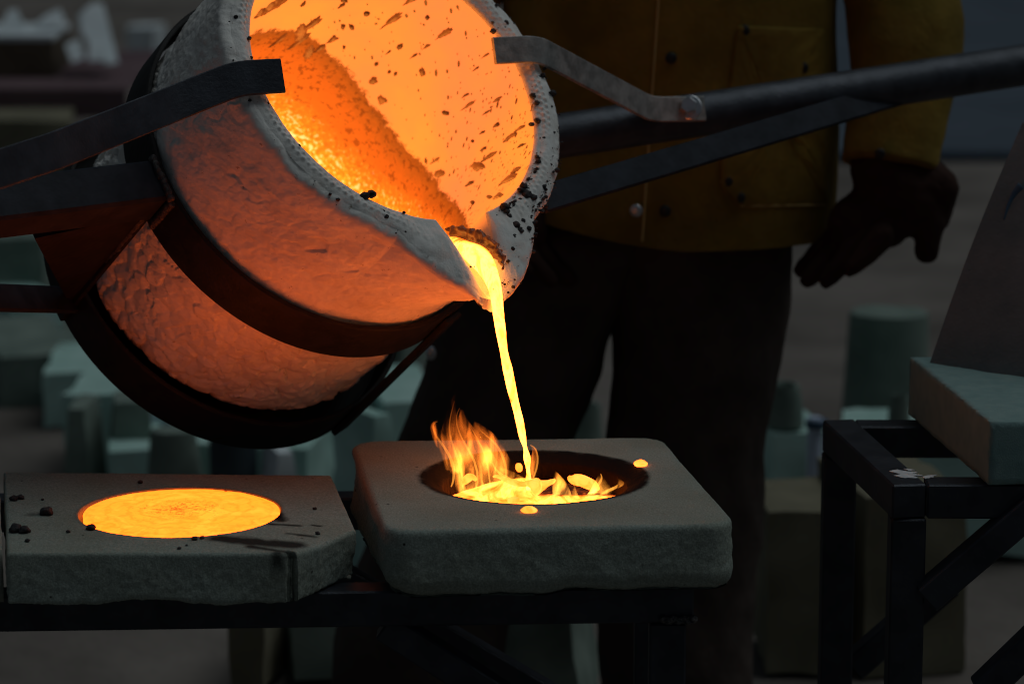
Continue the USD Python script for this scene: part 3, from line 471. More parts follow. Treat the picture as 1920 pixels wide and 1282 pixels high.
glow('droplet_metal', [(0.3, (3.5, 0.46, 0.03)), (0.55, (4.2, 0.75, 0.09)), (0.75, (4.4, 0.85, 0.14))], 60.0, dist=0.6)
def drop(u, v, z, a, b, label, seed, dark=False):
    p = onz(u, v, z) if z else at(u, v, 3.80); k = p[1] / F; m = trimesh.creation.icosphere(3, 1.0); q = m.vertices * (1 + 0.12 * (meshkit.noise(m.vertices * 1.5 + seed, seed)[:, None] - 0.5) * 2) * V(a * k, a * k * 0.8, b * k)
    tag(obj('molten_droplet', (q + p, m.faces), 'droplet_metal', smooth=True), label, 'droplet')
drop(1201, 869, ZR + 0.003, 13, 8, 'glowing droplet on the mould top beyond its right rim', 1)
drop(992, 956, ZR + 0.002, 15, 8, 'glowing oval droplet on the mould top in front of the hole', 2)
drop(963, 937, ZR + 0.001, 12, 7, 'glowing droplet on the front lip of the hole', 3)
drop(973, 876, None, 7, 9, 'small glowing droplet in the air left of the stream foot', 4)
# the thick splash thrown up on the right and the curl beside the stream
def splash_tube(pts, name, label, cat='molten splash', mt='droplet_metal', squash=0.6, n=40):
    p = smooth_path([(*at(u, v, y), w * y / F) for u, v, y, w in pts], n); p[:, 3] = np.maximum(p[:, 3], 0.0006)
    tag(obj(name, tube(p[:, :3], p[:, 3], 16, squash, V(0, 0, 1)), mt, smooth=True), label, cat)
splash_tube([(1066, 893, 3.75, 3), (1073, 898, 3.75, 9), (1088, 900, 3.745, 12), (1103, 906, 3.74, 12), (1117, 912, 3.735, 9), (1123, 916, 3.73, 3)], 'molten_splash', 'thick yellow blob of metal thrown up right of the stream')
splash_tube([(985, 905, 3.725, 4), (1000, 908, 3.72, 12), (1014, 910, 3.75, 12), (1028, 905, 3.75, 6), (1036, 902, 3.75, 5), (1041, 898, 3.75, 2)], 'molten_splash', 'curling yellow splash where the stream meets the pool')
splash_tube([(925, 893, 3.745, 2), (945, 897, 3.735, 5), (965, 905, 3.73, 6), (985, 907, 3.725, 5), (1000, 912, 3.75, 4)], 'molten_splash', 'low yellow ripple of metal left of the stream foot')
splash_tube([(866, 906, 3.735, 3), (874, 899, 3.73, 8), (884, 894, 3.725, 7), (893, 900, 3.725, 3)], 'molten_splash', 'yellow lump of splashed metal under the left flames')

# flames: glowing gas that thins out towards its tips and breaks into filaments
def flame_mat(name, z0, z1, col, k):
    M[name] = usdkit.material(stage, '/World/Looks/' + name, {
        'g': ('geometry', {}), 'pos': ('separate_xyz', {}), 'zf': ('map_range', {'from_min': z0, 'from_max': z1, 'clamp': True}),
        'mp': ('mapping', {'scale': (46.0, 46.0, 9.0), 'rotation': (0.0, 0.25, 0.0)}), 'n': ('noise_texture', {'scale': 1.0, 'detail': 4.0, 'roughness': 0.55, 'distortion': 1.4}), 'nr': ('map_range', {'from_min': 0.43, 'from_max': 0.66, 'to_min': 0.10, 'to_max': 1.9, 'clamp': True}), 'np': ('math', {'math_type': 'power', 'value2': 2.0}),
        'fade': ('rgb_ramp', {'ramp': [(0.0, (1.3,) * 3), (0.2, (1.0,) * 3), (0.55, (0.5,) * 3), (0.85, (0.12,) * 3), (1.0, (0.0,) * 3)]}), 's2': ('math', {'math_type': 'multiply'}), 's3': ('math', {'math_type': 'multiply', 'value2': k}),
        'cr': ('rgb_ramp', {'ramp': [(0.0, col[0]), (0.4, col[1]), (1.0, col[2])]}), 'v': ('principled_volume', {'density': 0.0, 'color': (0.0, 0.0, 0.0)})},
        [('g.position', 'pos.vector'), ('pos.z', 'zf.value'), ('zf.result', 'fade.fac'), ('zf.result', 'cr.fac'), ('g.position', 'mp.vector'), ('mp.vector', 'n.vector'), ('n.fac', 'nr.value'), ('nr.result', 'np.value1'), ('np.value', 's2.value1'), ('fade.color', 's2.value2'), ('s2.value', 's3.value1'), ('s3.value', 'v.emission_strength'), ('cr.color', 'v.emission_color')], volume='v.volume')
ORANGE = [(1.0, 0.30, 0.035), (1.0, 0.20, 0.018), (0.8, 0.11, 0.008)]
YELLOW = [(1.0, 0.42, 0.06), (1.0, 0.30, 0.03), (1.0, 0.16, 0.01)]
flame_mat('flame_tall', ZM, ZM + 0.128, ORANGE, 95.0)
flame_mat('flame_low', ZM, ZM + 0.062, YELLOW, 150.0)
def flame(pts, label, mt, squash=0.55, n=60):
    p = smooth_path([(*at(u, v, y), 1.25 * w * y / F) for u, v, y, w in pts], n); p[:, 3] = np.maximum(p[:, 3], 0.0004)
    an = np.linspace(0, 2 * np.pi, 40, endpoint=False); ph = p[:, 2] * 60
    P = p[:, None, :3] + p[:, 3][:, None, None] * (np.cos(an)[None, :, None] * V(1, 0, 0) + squash * np.sin(an)[None, :, None] * V(0, 1, 0)) * (1 + 0.22 * np.sin(3 * an[None, :] + ph[:, None]) + 0.1 * np.sin(5 * an[None, :] - 1.7 * ph[:, None]))[..., None]
    tag(obj('flame', grid(P, True, True, True), mt, smooth=True), label, 'flame', None)
flame([(857, 922, 3.755, 14), (855, 880, 3.755, 13), (850, 855, 3.755, 15), (836, 832, 3.755, 15), (822, 810, 3.755, 10), (815, 796, 3.755, 6), (822, 786, 3.755, 1)], 'leftmost flame curling over the rim of the right mould', 'flame_tall')
flame([(884, 924, 3.765, 22), (876, 880, 3.765, 22), (868, 850, 3.765, 24), (852, 815, 3.765, 18), (845, 785, 3.765, 10), (848, 755, 3.765, 4), (856, 735, 3.765, 0.8)], 'tallest flame, second from the left over the mould', 'flame_tall')
flame([(908, 926, 3.775, 24), (905, 880, 3.775, 26), (896, 850, 3.775, 26), (882, 825, 3.775, 20), (868, 795, 3.775, 10), (866, 768, 3.775, 2)], 'wide translucent flame in the middle of the left group', 'flame_tall')
flame([(935, 924, 3.785, 16), (935, 880, 3.785, 19), (929, 850, 3.785, 20), (913, 822, 3.785, 16), (899, 803, 3.785, 9), (890, 790, 3.785, 1)], 'flame just left of the falling stream', 'flame_tall')
flame([(992, 918, 3.745, 8), (1000, 882, 3.745, 9), (1005, 858, 3.745, 7), (1003, 842, 3.745, 4), (994, 834, 3.745, 0.8)], 'thin faint flame wrapping the foot of the stream', 'flame_tall')
flame([(1120, 925, 3.72, 16), (1128, 908, 3.72, 12), (1127, 897, 3.72, 6), (1124, 890, 3.72, 0.8)], 'short flame rising behind the yellow splash', 'flame_low')
flame([(1130, 928, 3.71, 12), (1142, 918, 3.71, 8), (1156, 912, 3.71, 6), (1164, 905, 3.71, 5), (1160, 898, 3.71, 0.8)], 'flame licking towards the right rim of the hole', 'flame_low')
flame([(1076, 934, 3.7, 9), (1077, 922, 3.7, 4), (1077, 910, 3.7, 0.8)], 'little pointed flame at the near edge below the splash', 'flame_low')
flame([(957, 936, 3.67, 12), (956, 922, 3.67, 7), (952, 908, 3.67, 4), (951, 898, 3.67, 0.8)], 'pointed flame above the droplet on the front lip', 'flame_low')
flame([(968, 918, 3.735, 26), (950, 886, 3.735, 14), (935, 876, 3.735, 6), (924, 868, 3.735, 0.8)], 'bright low flame leaning left beside the stream', 'flame_low')
flame([(1052, 928, 3.725, 14), (1048, 900, 3.725, 9), (1040, 882, 3.725, 0.8)], 'faint flame between the stream and the yellow splash', 'flame_low')

M['flame_edge'] = usdkit.material(stage, '/World/Looks/flame_edge', {
    'g': ('geometry', {}), 'pos': ('separate_xyz', {}), 'zf': ('map_range', {'from_min': ZM, 'from_max': ZM + 0.13, 'clamp': True}), 'cr': ('rgb_ramp', {'ramp': [(0.0, (1.3, 0.5, 0.06)), (0.3, (1.0, 0.34, 0.04)), (0.6, (0.5, 0.12, 0.012)), (0.85, (0.12, 0.02, 0.002)), (1.0, (0, 0, 0))]}), 'e': ('emission', {'strength': 0.32}), 't': ('transparent_bsdf', {}), 'a': ('add_closure', {})},
    [('g.position', 'pos.vector'), ('pos.z', 'zf.value'), ('zf.result', 'cr.fac'), ('cr.color', 'e.color'), ('e.emission', 'a.closure1'), ('t.BSDF', 'a.closure2')], surface='a.closure')
fw = thing('flame', 'bright curling edges of the flames over the left of the right mould', 'flame', at(880, 900, 3.75))
for pts in ([(846, 912, 1.0), (851, 888, 2.2), (848, 868, 2.6), (838, 846, 2.2), (824, 826, 1.6), (814, 808, 1.2), (813, 796, .8), (820, 790, .5)], [(868, 915, 1.0), (866, 890, 1.6), (858, 860, 1.9), (849, 834, 1.6), (843, 808, 1.3), (845, 780, 1.0), (852, 752, .6)], [(893, 915, 1.0), (895, 890, 1.5), (888, 862, 1.8), (874, 836, 1.5), (862, 812, 1.2), (856, 788, .9), (862, 765, .5)],
            [(944, 910, 1.0), (949, 886, 1.9), (944, 860, 2.0), (932, 836, 1.6), (914, 818, 1.1), (900, 806, .7)], [(962, 912, 1.0), (956, 898, 2.2), (942, 890, 2.2), (930, 880, 1.6), (924, 868, .8)], [(920, 912, 1.0), (917, 892, 1.3), (912, 862, 1.5), (900, 832, 1.2), (886, 806, .7)],
            [(996, 906, 1.0), (1004, 884, 1.4), (1008, 858, 1.4), (1004, 842, 1.0), (994, 834, .6)], [(1114, 926, 1.2), (1122, 908, 2.0), (1128, 894, 1.2), (1126, 888, .5)], [(1126, 928, 1.2), (1142, 919, 2.4), (1156, 912, 2.2), (1166, 902, 1.8), (1160, 898, .8)]):
    p = smooth_path([(*at(u, v, 3.738), 1.15 * w * 3.74 / F) for u, v, w in pts], 50); obj('flame_edge', tube(p[:, :3], np.maximum(p[:, 3], 0.0002), 10, 0.8), 'flame_edge', fw, smooth=True)

# slag on the moulds
LUMPS = [(26, 934, 8), (39, 932, 7), (88, 958, 13), (30, 990, 13), (46, 993, 11), (171, 988, 9), (51, 1013, 5), (128, 996, 4), (263, 903, 5), (80, 936, 3), (365, 1009, 6), (379, 1007, 5), (590, 953, 4), (596, 999, 5), (423, 921, 3), (336, 1027, 4), (350, 1022, 3)]
WHERE = ['left one of a touching pair of small slag beads near the left edge', 'right one of a touching pair of small slag beads near the left edge', 'flat oval slag lump left of the glowing disc', 'largest rough slag lump at the left front corner', 'slag lump touching the right of the corner lump', 'round slag lump just in front of the disc on its left', 'small slag crumb in front of the corner lumps', 'tiny slag crumb between the corner lumps and the round one', 'lone slag bead behind the glowing disc',
         'tiny slag crumb behind the flat oval lump', 'slag crumb in front of the disc beside the scorch', 'second slag crumb touching the scorch in front of the disc', 'thin slag flake right of the glowing disc', 'slag crumb near the broken right corner of the mould', 'slag crumb on the far rim of the disc', 'slag crumb at the front edge of the mould', 'tiny slag crumb behind the front edge crumb']
for i, ((u, v, r), lb) in enumerate(zip(LUMPS, WHERE)):
    p = onz(u, v + r * 0.5, ZL); rr = r * p[1] / F
    tag(obj('slag_lump', lump(p + V(0, 0, rr * 0.5), rr, 300 + i, 0.75, 0.55), 'slag', smooth=True), lb, 'slag', 'slag on the left mould')
for i, (u, v, r, lb) in enumerate([(612, 1090, 10, 'pale crumbly sand lump on the bench rail between the moulds'), (652, 1092, 6, 'small bluish sand lump on the bench rail beside the pale one')]):
    p = onz(u, v, ZB); tag(obj('sand_lump', lump(p + V(0, 0.012, 0.003), r * 3.6 / F, 330 + i, 0.7, 0.5), 'sand_mould', smooth=True), lb, 'sand lump')

# ------------------------------------------------------------------ the pouring shank: two rings, arms, braces, latches
sh = thing('pouring_shank', 'dark steel two-ring pouring shank holding the crucible by long round arms', 'pouring shank', L(0.2))
def band(t0, t1, R, th, seed):
    al = np.linspace(0, 2 * np.pi, 240, endpoint=False); c = 0.0015; prof = [(t0 + c, R - th), (t1 - c, R - th), (t1, R - th + c), (t1, R - c), (t1 - c, R), (t0 + c, R), (t0, R - c), (t0, R - th + c)]
    P = np.array([pol(t, r, al) for t, r in prof + prof[:1]]); return grid(P, True)
obj('upper_ring', band(0.176, 0.243, 0.2475, 0.007, 1), 'scaled_steel', sh); obj('lower_ring', band(0.420, 0.482, 0.2460, 0.007, 2), 'scaled_steel', sh)
for al in (math.radians(19.5), math.radians(-88), math.radians(88), math.radians(180)):
    rd = math.cos(al) * S + math.sin(al) * H
    obj('strut', bar(pol(0.185, 0.2520, al), pol(0.478, 0.2505, al), 0.030 * K, 0.008, np.cross(A, rd), 0.0015), 'scaled_steel', sh)
al_ = np.linspace(0, 2 * np.pi, 160, endpoint=False); obj('base_plate', grid(np.array([pol(t, r, al_) for t, r in ((0.462, 0.05), (0.462, 0.2375), (0.468, 0.2385), (0.468, 0.05))]), True, True, True), 'scaled_steel', sh, smooth=30)
# right arm and left arm, round pipe
ra0, ra1 = L(0.2, 0, 0.2485), at(2250, 72, 4.70)
_ax = ra0 + np.linspace(0, 1, 400)[:, None] * (ra1 - ra0); _au = 960 + F * (_ax - CAM)[:, 0] / ((_ax - CAM) @ FWD)
def on_pipe(u, v, off): return at(u, v, float(np.interp(u, _au, _ax[:, 1])) - off)
def pipe(p, q, r):
    d = unit(q - p); k = np.r_[0, 0.004, np.linspace(0.02, np.linalg.norm(q - p), 30)]; rr = np.full(len(k), r); rr[0] = r - 0.003
    return tube(p + k[:, None] * d, rr, 40)
obj('arm', pipe(ra0, ra1, 0.0294), 'steel', sh, smooth=40)
la0, la1 = L(0.205, 0, -0.2485), L(0.205, 0, -1.15)
obj('arm', bar(la0, la1, 0.050, 0.056, A, 0.004), 'bar_steel', sh, smooth=40)
# gusset plate under the left arm, its weld, and the lower braces
g0, g1, g2 = L(0.225, 0.018, -0.256), L(0.455, 0.012, -0.246), L(0.245, 0.02, -0.405)
nrm = unit(np.cross(g1 - g0, g2 - g0)); obj('gusset', hull([x + e * nrm for x in (g0, g1, g2) for e in (-0.004, 0.004)]), 'scaled_steel', sh, smooth=False)
def weld(p, q, r, n, seed):
    """A welded seam: a thin rippled bead."""
    k = np.linspace(0, 1, n * 6); P = p + k[:, None] * (q - p); P = P + 0.0012 * (np.stack([meshkit.noise(P * 90 + o, seed) for o in (0, 9, 21)], -1) - 0.5) * 2
    return tube(P, r * (0.85 + 0.22 * np.abs(np.sin(k * n * math.pi))), 12, 0.7)
obj('weld_bead', weld(L(0.235, 0.020, -0.2565), L(0.450, 0.014, -0.247), 0.0052, 20, 3), 'weld', sh, smooth=True)
obj('weld_bead', weld(L(0.178, -0.030, -0.2495), L(0.178, 0.034, -0.2495), 0.0058, 8, 4), 'weld', sh, smooth=True); obj('weld_bead', weld(L(0.178, 0.034, -0.2495), L(0.234, 0.034, -0.2505), 0.0058, 8, 5), 'weld', sh, smooth=True)
obj('brace', bar(L(0.452, 0.01, -0.236), at(-420, 545, 3.27), 0.036, 0.008, S, 0.0015), 'bar_steel', sh)
obj('brace', bar(at(1010, 376, 3.93), ra0 + (ra1 - ra0) * 0.56 + V(0, 0, -0.012), 0.036, 0.008, S, 0.0015), 'bar_steel', sh)
# latches that hold the crucible down: bent flat bar over the rim
def strap(pts, w, th, wdir, sub=6):
    """A bent flat bar: points with small rounded bends; wdir per point is the direction of its width."""
    p = np.asarray(pts, float); P = [p[0]]
    for i in range(1, len(p) - 1):
        a, b = unit(p[i - 1] - p[i]), unit(p[i + 1] - p[i]); rr = 0.35 * min(np.linalg.norm(p[i - 1] - p[i]), np.linalg.norm(p[i + 1] - p[i]), 0.06)
        for k in np.linspace(0, 1, sub): P.append((p[i] + a * rr) * (1 - k) ** 2 + 2 * p[i] * k * (1 - k) + (p[i] + b * rr) * k ** 2)
    P.append(p[-1]); P = np.array(P); W = np.asarray(wdir, float)
    if W.ndim == 1: W = np.broadcast_to(W, P.shape)
    else: W = np.array([np.interp(np.linspace(0, 1, len(P)), np.linspace(0, 1, len(W)), W[:, k]) for k in range(3)]).T
    t = unit_rows(np.gradient(P, axis=0)); W = unit_rows(W - t * (t * W).sum(1, keepdims=True)); N = np.cross(t, W); c = 0.0012; R = []
    for x, y in ((w / 2 - c, -th / 2), (w / 2, -th / 2 + c), (w / 2, th / 2 - c), (w / 2 - c, th / 2), (-w / 2 + c, th / 2), (-w / 2, th / 2 - c), (-w / 2, -th / 2 + c), (-w / 2 + c, -th / 2)): R.append(P + x * W + y * N)
    return grid(np.array(R).transpose(1, 0, 2), True, True, True)
yr = rim_point(1000, 95)[1] - 0.030
obj('latch', strap([at(926, 96, yr - 0.03), at(1008, 92, yr), on_pipe(1222, 206, 0.034), on_pipe(1320, 204, 0.030)], 0.0335, 0.006, V(0.1, 0.40, 1)), 'bare_steel', sh, smooth=25)
bp = on_pipe(1293, 202, 0.035); bn = unit(CAM - bp + V(-0.5, 0, 1.2))
def hexbolt(p, n, r):
    u = unit(np.cross(n, V(0, 0, 1))); w = np.cross(n, u); an = np.linspace(0, 2 * np.pi, 6, endpoint=False) + 0.4; P = []
    for q, k in ((0, 1.0), (0.010, 1.0), (0.012, 0.86)): P += [p + n * q + r * k * (math.cos(a) * u + math.sin(a) * w) for a in an]
    return hull(P)
def washer(p, n, r):
    u = unit(np.cross(n, V(0, 0, 1))); w = np.cross(n, u); an = np.linspace(0, 2 * np.pi, 40, endpoint=False)
    return hull([p + n * q + (r - e) * (math.cos(a) * u + math.sin(a) * w) for q, e in ((0, 0), (0.002, 0), (0.0026, 0.0008)) for a in an])
obj('washer', washer(bp, bn, 0.0165), 'zinc', sh, smooth=30); obj('bolt', hexbolt(bp + bn * 0.0027, bn, 0.0115), 'zinc', sh, smooth=False)
yl = rim_point(470, 145)[1] - 0.030
obj('latch', strap([at(529, 143, yl + 0.022), at(446, 147, yl - 0.006), at(330, 193, 3.655), at(215, 239, 3.56), at(100, 284, 3.45), at(-60, 336, 3.33), at(-200, 378, 3.23)], 0.041, 0.006, V(-0.2, 0.3, 1)), 'black_steel', sh, smooth=25)

# ------------------------------------------------------------------ steel stand at the right, with its sand slab and leaning board
ZS = 0.70
sd = thing('steel_stand', 'black square tube stand at the right with bright smears on its corner', 'stand', (0.6, 3.8, 0))
c1, c2 = onz(1706, 908, ZS), onz(1572, 786, ZS); zs = ZS - 0.0205
C1, C2 = V(c1[0], c1[1], zs), V(c2[0], c2[1], zs); ex = V(1, -0.012, 0); E1, E2 = C1 + ex * 0.75, C2 + ex * 0.78
d12 = unit(C2 - C1)
obj('side_rail', sq(C1 + d12 * 0.0, C2 - d12 * 0.0), 'black_steel', sd); obj('front_rail', sq(C1 + V(0.0208, 0.0195, 0), E1 + V(0, 0.0195, 0), 0.041), 'black_steel', sd); obj('rear_rail', sq(C2 + V(0.0208, -0.0195, 0), E2 + V(0, -0.0195, 0), 0.041), 'black_steel', sd)
obj('side_rail', sq(E1 + V(0.02, .022, 0), E2 + V(0.02, -.022, 0)), 'black_steel', sd)
for q in (C1, C2, E1, E2): obj('leg', sq(V(q[0], q[1] + (0.0195 if q is C1 or q is E1 else -0.0195), 0), V(q[0], q[1] + (0.0195 if q is C1 or q is E1 else -0.0195), ZS - 0.0414), 0.0408), 'black_steel', sd)
z_ = lambda u, v, y: at(u, v, y)
obj('brace', sq(z_(1735, 1120, C1[1]), z_(1940, 945, C1[1]), 0.034), 'black_steel', sd); obj('brace', sq(z_(1840, 1295, C1[1] + .01), z_(1990, 1150, C1[1] + .01), 0.034), 'black_steel', sd)
obj('brace', sq(z_(1598, 1250, C2[1]), z_(1780, 1090, C2[1]), 0.034), 'black_steel', sd)
# bright brushed smears on the corner: thin ragged patches lying on the rail
for k, pp in enumerate((((1667, 883), (1684, 880), (1700, 884), (1722, 885), (1712, 888), (1730, 892), (1708, 892), (1722, 896), (1696, 896), (1676, 892), (1688, 889)), ((1728, 894), (1740, 891), (1756, 890), (1748, 895), (1736, 897)), ((1694, 878.5), (1708, 879.5), (1716, 882), (1702, 882)))):
    r2 = np.random.default_rng(k); b = np.array([onz(u, v, ZS)[:2] for u, v in pp]); c_ = b.mean(0); fine = np.concatenate([b[i] + (b[(i + 1) % len(b)] - b[i]) * np.linspace(0, 1, 5, endpoint=False)[:, None] for i in range(len(b))]); fine = fine + r2.normal(0, 0.0007, fine.shape)
    obj('bright_smear', grid(np.array([[(*(c_ + (q - c_) * k2), z2) for q in fine] for k2, z2 in ((1, ZS - 0.0004), (1, ZS + 0.0005), (0.5, ZS + 0.0007))]), True, False, True), 'white_paint', sd, smooth=False)
slb = [onz(u, v, ZS + 0.075)[:2] for u, v in ((1706, 672), (1857, 795), (2085, 793), (1990, 670))]
tag(obj('sand_slab', rough(hull([V(*p, z) for p in [V(*q) for q in slb] for z in (ZS + 0.003, ZS + 0.077)]), 0.009, 0.0016, 55, 8), 'foam_block', smooth=True), 'pale green sand slab lying askew on the right steel stand', 'slab')
# leaning board: stands on the slab, tilted away
lb = thing('leaning_board', 'dull mauve board leaning on the pale green slab at the right edge', 'board', at(1850, 720, 3.95))
b0, b1, b2, b3 = at(1744, 688, 3.985), at(2010, 776, 3.84), at(2080, 60, 4.0), at(1920, 232, 4.1); bn_ = unit(np.cross(b1 - b0, b3 - b0)); b2 = b1 + (b3 - b0) * 1.0
def board():
    P = np.array([[b0 * (1 - a) * (1 - c) + b1 * a * (1 - c) + b3 * (1 - a) * c + b2 * a * c + bn_ * (0.016 * math.sin(math.pi * c) * 0.5) for a in np.linspace(0, 1, 12)] for c in np.linspace(0, 1, 16)])
    ring = lambda k: np.concatenate([P[0], P[1:, -1], P[-1, -2::-1], P[-2:0:-1, 0]]) + bn_ * k
    v1, f1 = grid(P + bn_ * 0.004, False); v2, f2 = grid(P - bn_ * 0.004, False); v3, f3 = grid(np.array([ring(-0.004), ring(0.004)]))
    return np.vstack([v1, v2, v3]), np.vstack([f1, f2[:, ::-1] + len(v1), f3 + len(v1) + len(v2)])
obj('board_face', board(), 'mauve_board', lb, smooth=30)
q0 = np.array([at(1886, 415, 4.03), at(1891, 395, 4.035), at(1902, 370, 4.04), at(1917, 350, 4.04)]); q0 = q0 - bn_ * (((q0 - b0) @ bn_ - 0.011 * np.sign((CAM - b0) @ bn_))[:, None])
obj('painted_edge', tube(smooth_path(q0, 16), np.linspace(0.002, 0.006, 16), 8, 0.4), 'blue_paint', lb, smooth=True)

# ------------------------------------------------------------------ person
YP = 4.74; KP = YP / F
PX = lambda u, v, dy=0.0: at(u, v, YP + dy)
pe = thing('person', 'person in an ochre leather work jacket, dark trousers and gauntlet gloves standing behind the bench', 'person', (0.2, YP, 0))
def loft(cs, n=96, seed=0, amp=0.006, freq=9, fold=None, m=60, caps=(True, True)):
    """Elliptic sections: (centre, half width, half depth) along a path, with cloth folds."""
    p = smooth_path([(*c, a, b) for c, a, b in cs], m); an = np.linspace(0, 2 * np.pi, n, endpoint=False)
    P = p[:, None, :3] + p[:, 3][:, None, None] * np.cos(an)[None, :, None] * V(1, 0, 0) + p[:, 4][:, None, None] * np.sin(an)[None, :, None] * V(0, 1, 0)
    rad = np.cos(an)[None, :, None] * V(1, 0, 0) + np.sin(an)[None, :, None] * V(0, 1, 0)
    return P, rad, p
def cloth(P, rad, seed, amp, sc):
    return P + (amp * 2 * (meshkit.fbm(P * sc + seed, 4, seed) - 0.5))[..., None] * rad
cx = PX(1250, 460)[0]
# body under the clothes
J = lambda u, v, dy=0.0: PX(u, v, dy)
def capsules(chains):
    out = m3.Manifold()
    for ch in chains:
        for (p, r), (q, s) in zip(ch[:-1], ch[1:]):
            def ball(c, r): return m3.Manifold.sphere(r, 20).translate([float(x) for x in c])
            out = out + m3.Manifold.batch_hull([ball(p, r), ball(q, s)])
    return out
def smoothed(man, edge=0.012, it=12):
    q = man.refine_to_length(edge).to_mesh(); t = trimesh.Trimesh(q.vert_properties[:, :3], q.tri_verts); v = np.array(t.vertices, float); e = np.vstack([t.edges_unique, t.edges_unique[:, ::-1]])
    lo, hi = np.array(man.bounding_box()).reshape(2, 3); v = np.clip(v, lo, hi); deg = np.maximum(np.bincount(e[:, 0], minlength=len(v)), 1)[:, None]
    for k in range(it):
        a = np.zeros_like(v); np.add.at(a, e[:, 0], v[e[:, 1]]); a = a / deg; far = np.linalg.norm(a - v, axis=1, keepdims=True) > 4 * edge
        v = np.where(far, a, v + 0.45 * (a - v))
    return trimesh.Trimesh(v, t.faces, process=False)
hipc = PX(1230, 500, 0.03); neck = V(cx, YP, 1.52)
body = capsules([[(V(cx, YP, 1.0), 0.12), (V(cx, YP, 1.2), 0.13), (V(cx, YP, 1.42), 0.12), (neck, 0.055), (V(cx, YP - .01, 1.66), 0.08), (V(cx, YP - .02, 1.72), 0.085)]])
obj('body', smoothed(body, 0.03, 6), 'skin', pe, smooth=True)
# jacket
P, rad, p_ = loft([(V(cx - 0.005, YP, 0.815), 0.252, 0.150), (V(cx, YP, 0.90), 0.250, 0.155), (V(cx, YP, 1.05), 0.246, 0.155), (V(cx, YP, 1.22), 0.250, 0.155), (V(cx, YP, 1.38), 0.255, 0.145), (V(cx, YP, 1.48), 0.17, 0.11), (V(cx, YP, 1.54), 0.085, 0.08)], m=80, n=160)
P[..., 2] += (np.linspace(1, 0, 80) ** 2)[:, None] * (0.045 * np.clip((cx + 0.02 - P[..., 0]) / 0.25, 0, 1) ** 1.3)
P = cloth(P, rad, 5, 0.009, V(7, 7, 4)); jk = obj('jacket', grid(P, True, False, True), 'leather', pe, smooth=True)
front = lambda u, v, off=0.004: front_hit(u, v, off)
_tree = cKDTree(np.array([((q[0]) / q[1], (q[2] - 1.6) / q[1]) for q in P.reshape(-1, 3)])); _pts = P.reshape(-1, 3)
def front_hit(u, v, off=0.004):
    d = ray(u, v); i = _tree.query((d[0] / d[1], d[2] / d[1]), 14)[1]; y = _pts[i][:, 1]; y = y[y < YP]; return at(u, v, (np.median(y) if len(y) else YP - 0.15) - off)
def snap(u, v, r=0.0085, mt='snap'):
    c = front_hit(u, v, 0.003); m = trimesh.creation.icosphere(2, 1.0); obj('snap', (m.vertices * V(r, r * 0.45, r) + c, m.faces), mt, jk, smooth=True)
for u, v in ((1258, 110), (1395, 58), (1505, 128), (1363, 340), (1387, 371), (1247, 396)): snap(u, v)
snap(1193, 395, 0.0095, 'zinc')
seam = lambda pts, w=0.0022: obj('seam', tube(np.array([front_hit(*q, 0.002) for q in pts]), w, 8), 'stitching', jk, smooth=True)
L_ = lambda a, b, n=12: [(a[0] + (b[0] - a[0]) * k, a[1] + (b[1] - a[1]) * k) for k in np.linspace(0, 1, n)]
seam(L_((1236, -20), (1204, 452), 24), 0.0016)
pk = [(1383, 48), (1545, 55), (1555, 382), (1385, 388), (1352, 350), (1352, 230), (1370, 150)]
def patch(poly, off, name, th=0.004):
    from shapely.geometry import Polygon
    g = Polygon(poly).buffer(-6).buffer(6); b = np.array(g.exterior.segmentize(14).coords)[:-1]; c = b.mean(0); R = []
    for k, o in ((1.0, -0.002), (1.0, off), (0.97, off + th * .6), *((kk, off + th * .6) for kk in np.linspace(0.88, 0.06, 9))): R.append([front_hit(*(c + (q - c) * k), o) for q in b])
    return obj(name, grid(np.array(R), True, False, True), 'leather', jk, smooth=30)
patch(pk, 0.003, 'pocket')
seam(L_((1352, 340), (1388, 386), 6) + L_((1388, 386), (1545, 384), 10), 0.0018)
# trousers
def leg(cs, seed):
    P, rad, _ = loft(cs, m=90, n=96); ang = np.arctan2(rad[..., 1], rad[..., 0])
    P = cloth(P, rad, seed, 0.016, V(9, 9, 5)); return grid(P, True, True, True)
lg = lambda u, v, hw, dy=0.02, hd=0.9: (PX(u, v, dy), hw * KP * 1.015, hw * KP * hd)
tr = obj('trousers', leg([lg(1262, 395, 215, 0.02, .6), lg(1300, 480, 190, 0.02, .75), lg(1302, 700, 160), lg(1285, 850, 155), lg(1283, 930, 160), lg(1272, 1080, 150), lg(1268, 1240, 145), lg(1268, 1330, 140)], 3), 'trousers', pe, smooth=True)
obj('trouser_leg', leg([lg(1180, 405, 200, 0.02, .6), lg(1060, 470, 190, 0.02, .75), lg(985, 600, 170), lg(957, 700, 166), lg(902, 850, 166), lg(850, 1000, 160), lg(800, 1180, 165), lg(785, 1320, 160)], 4), 'trousers', pe, smooth=True)
b_ = front_hit; c = PX(808, 662, -0.135); m = trimesh.creation.icosphere(2, 0.008); obj('rivet', (m.vertices * V(1, .5, 1.3) + c, m.faces), 'zinc', tr, smooth=True)
for u in (1268, 785):
    q = PX(u, 1345, -0.03); boot = capsules([[(V(q[0], q[1] + .05, 0.055), 0.055), (V(q[0] - .02, q[1] - .16, 0.045), 0.045)], [(V(q[0], q[1] + .05, 0.055), 0.055), (V(q[0], q[1] + .05, 0.16), 0.06)]])
    obj('boot', smoothed(boot, 0.02, 6), 'trousers', pe, smooth=True)
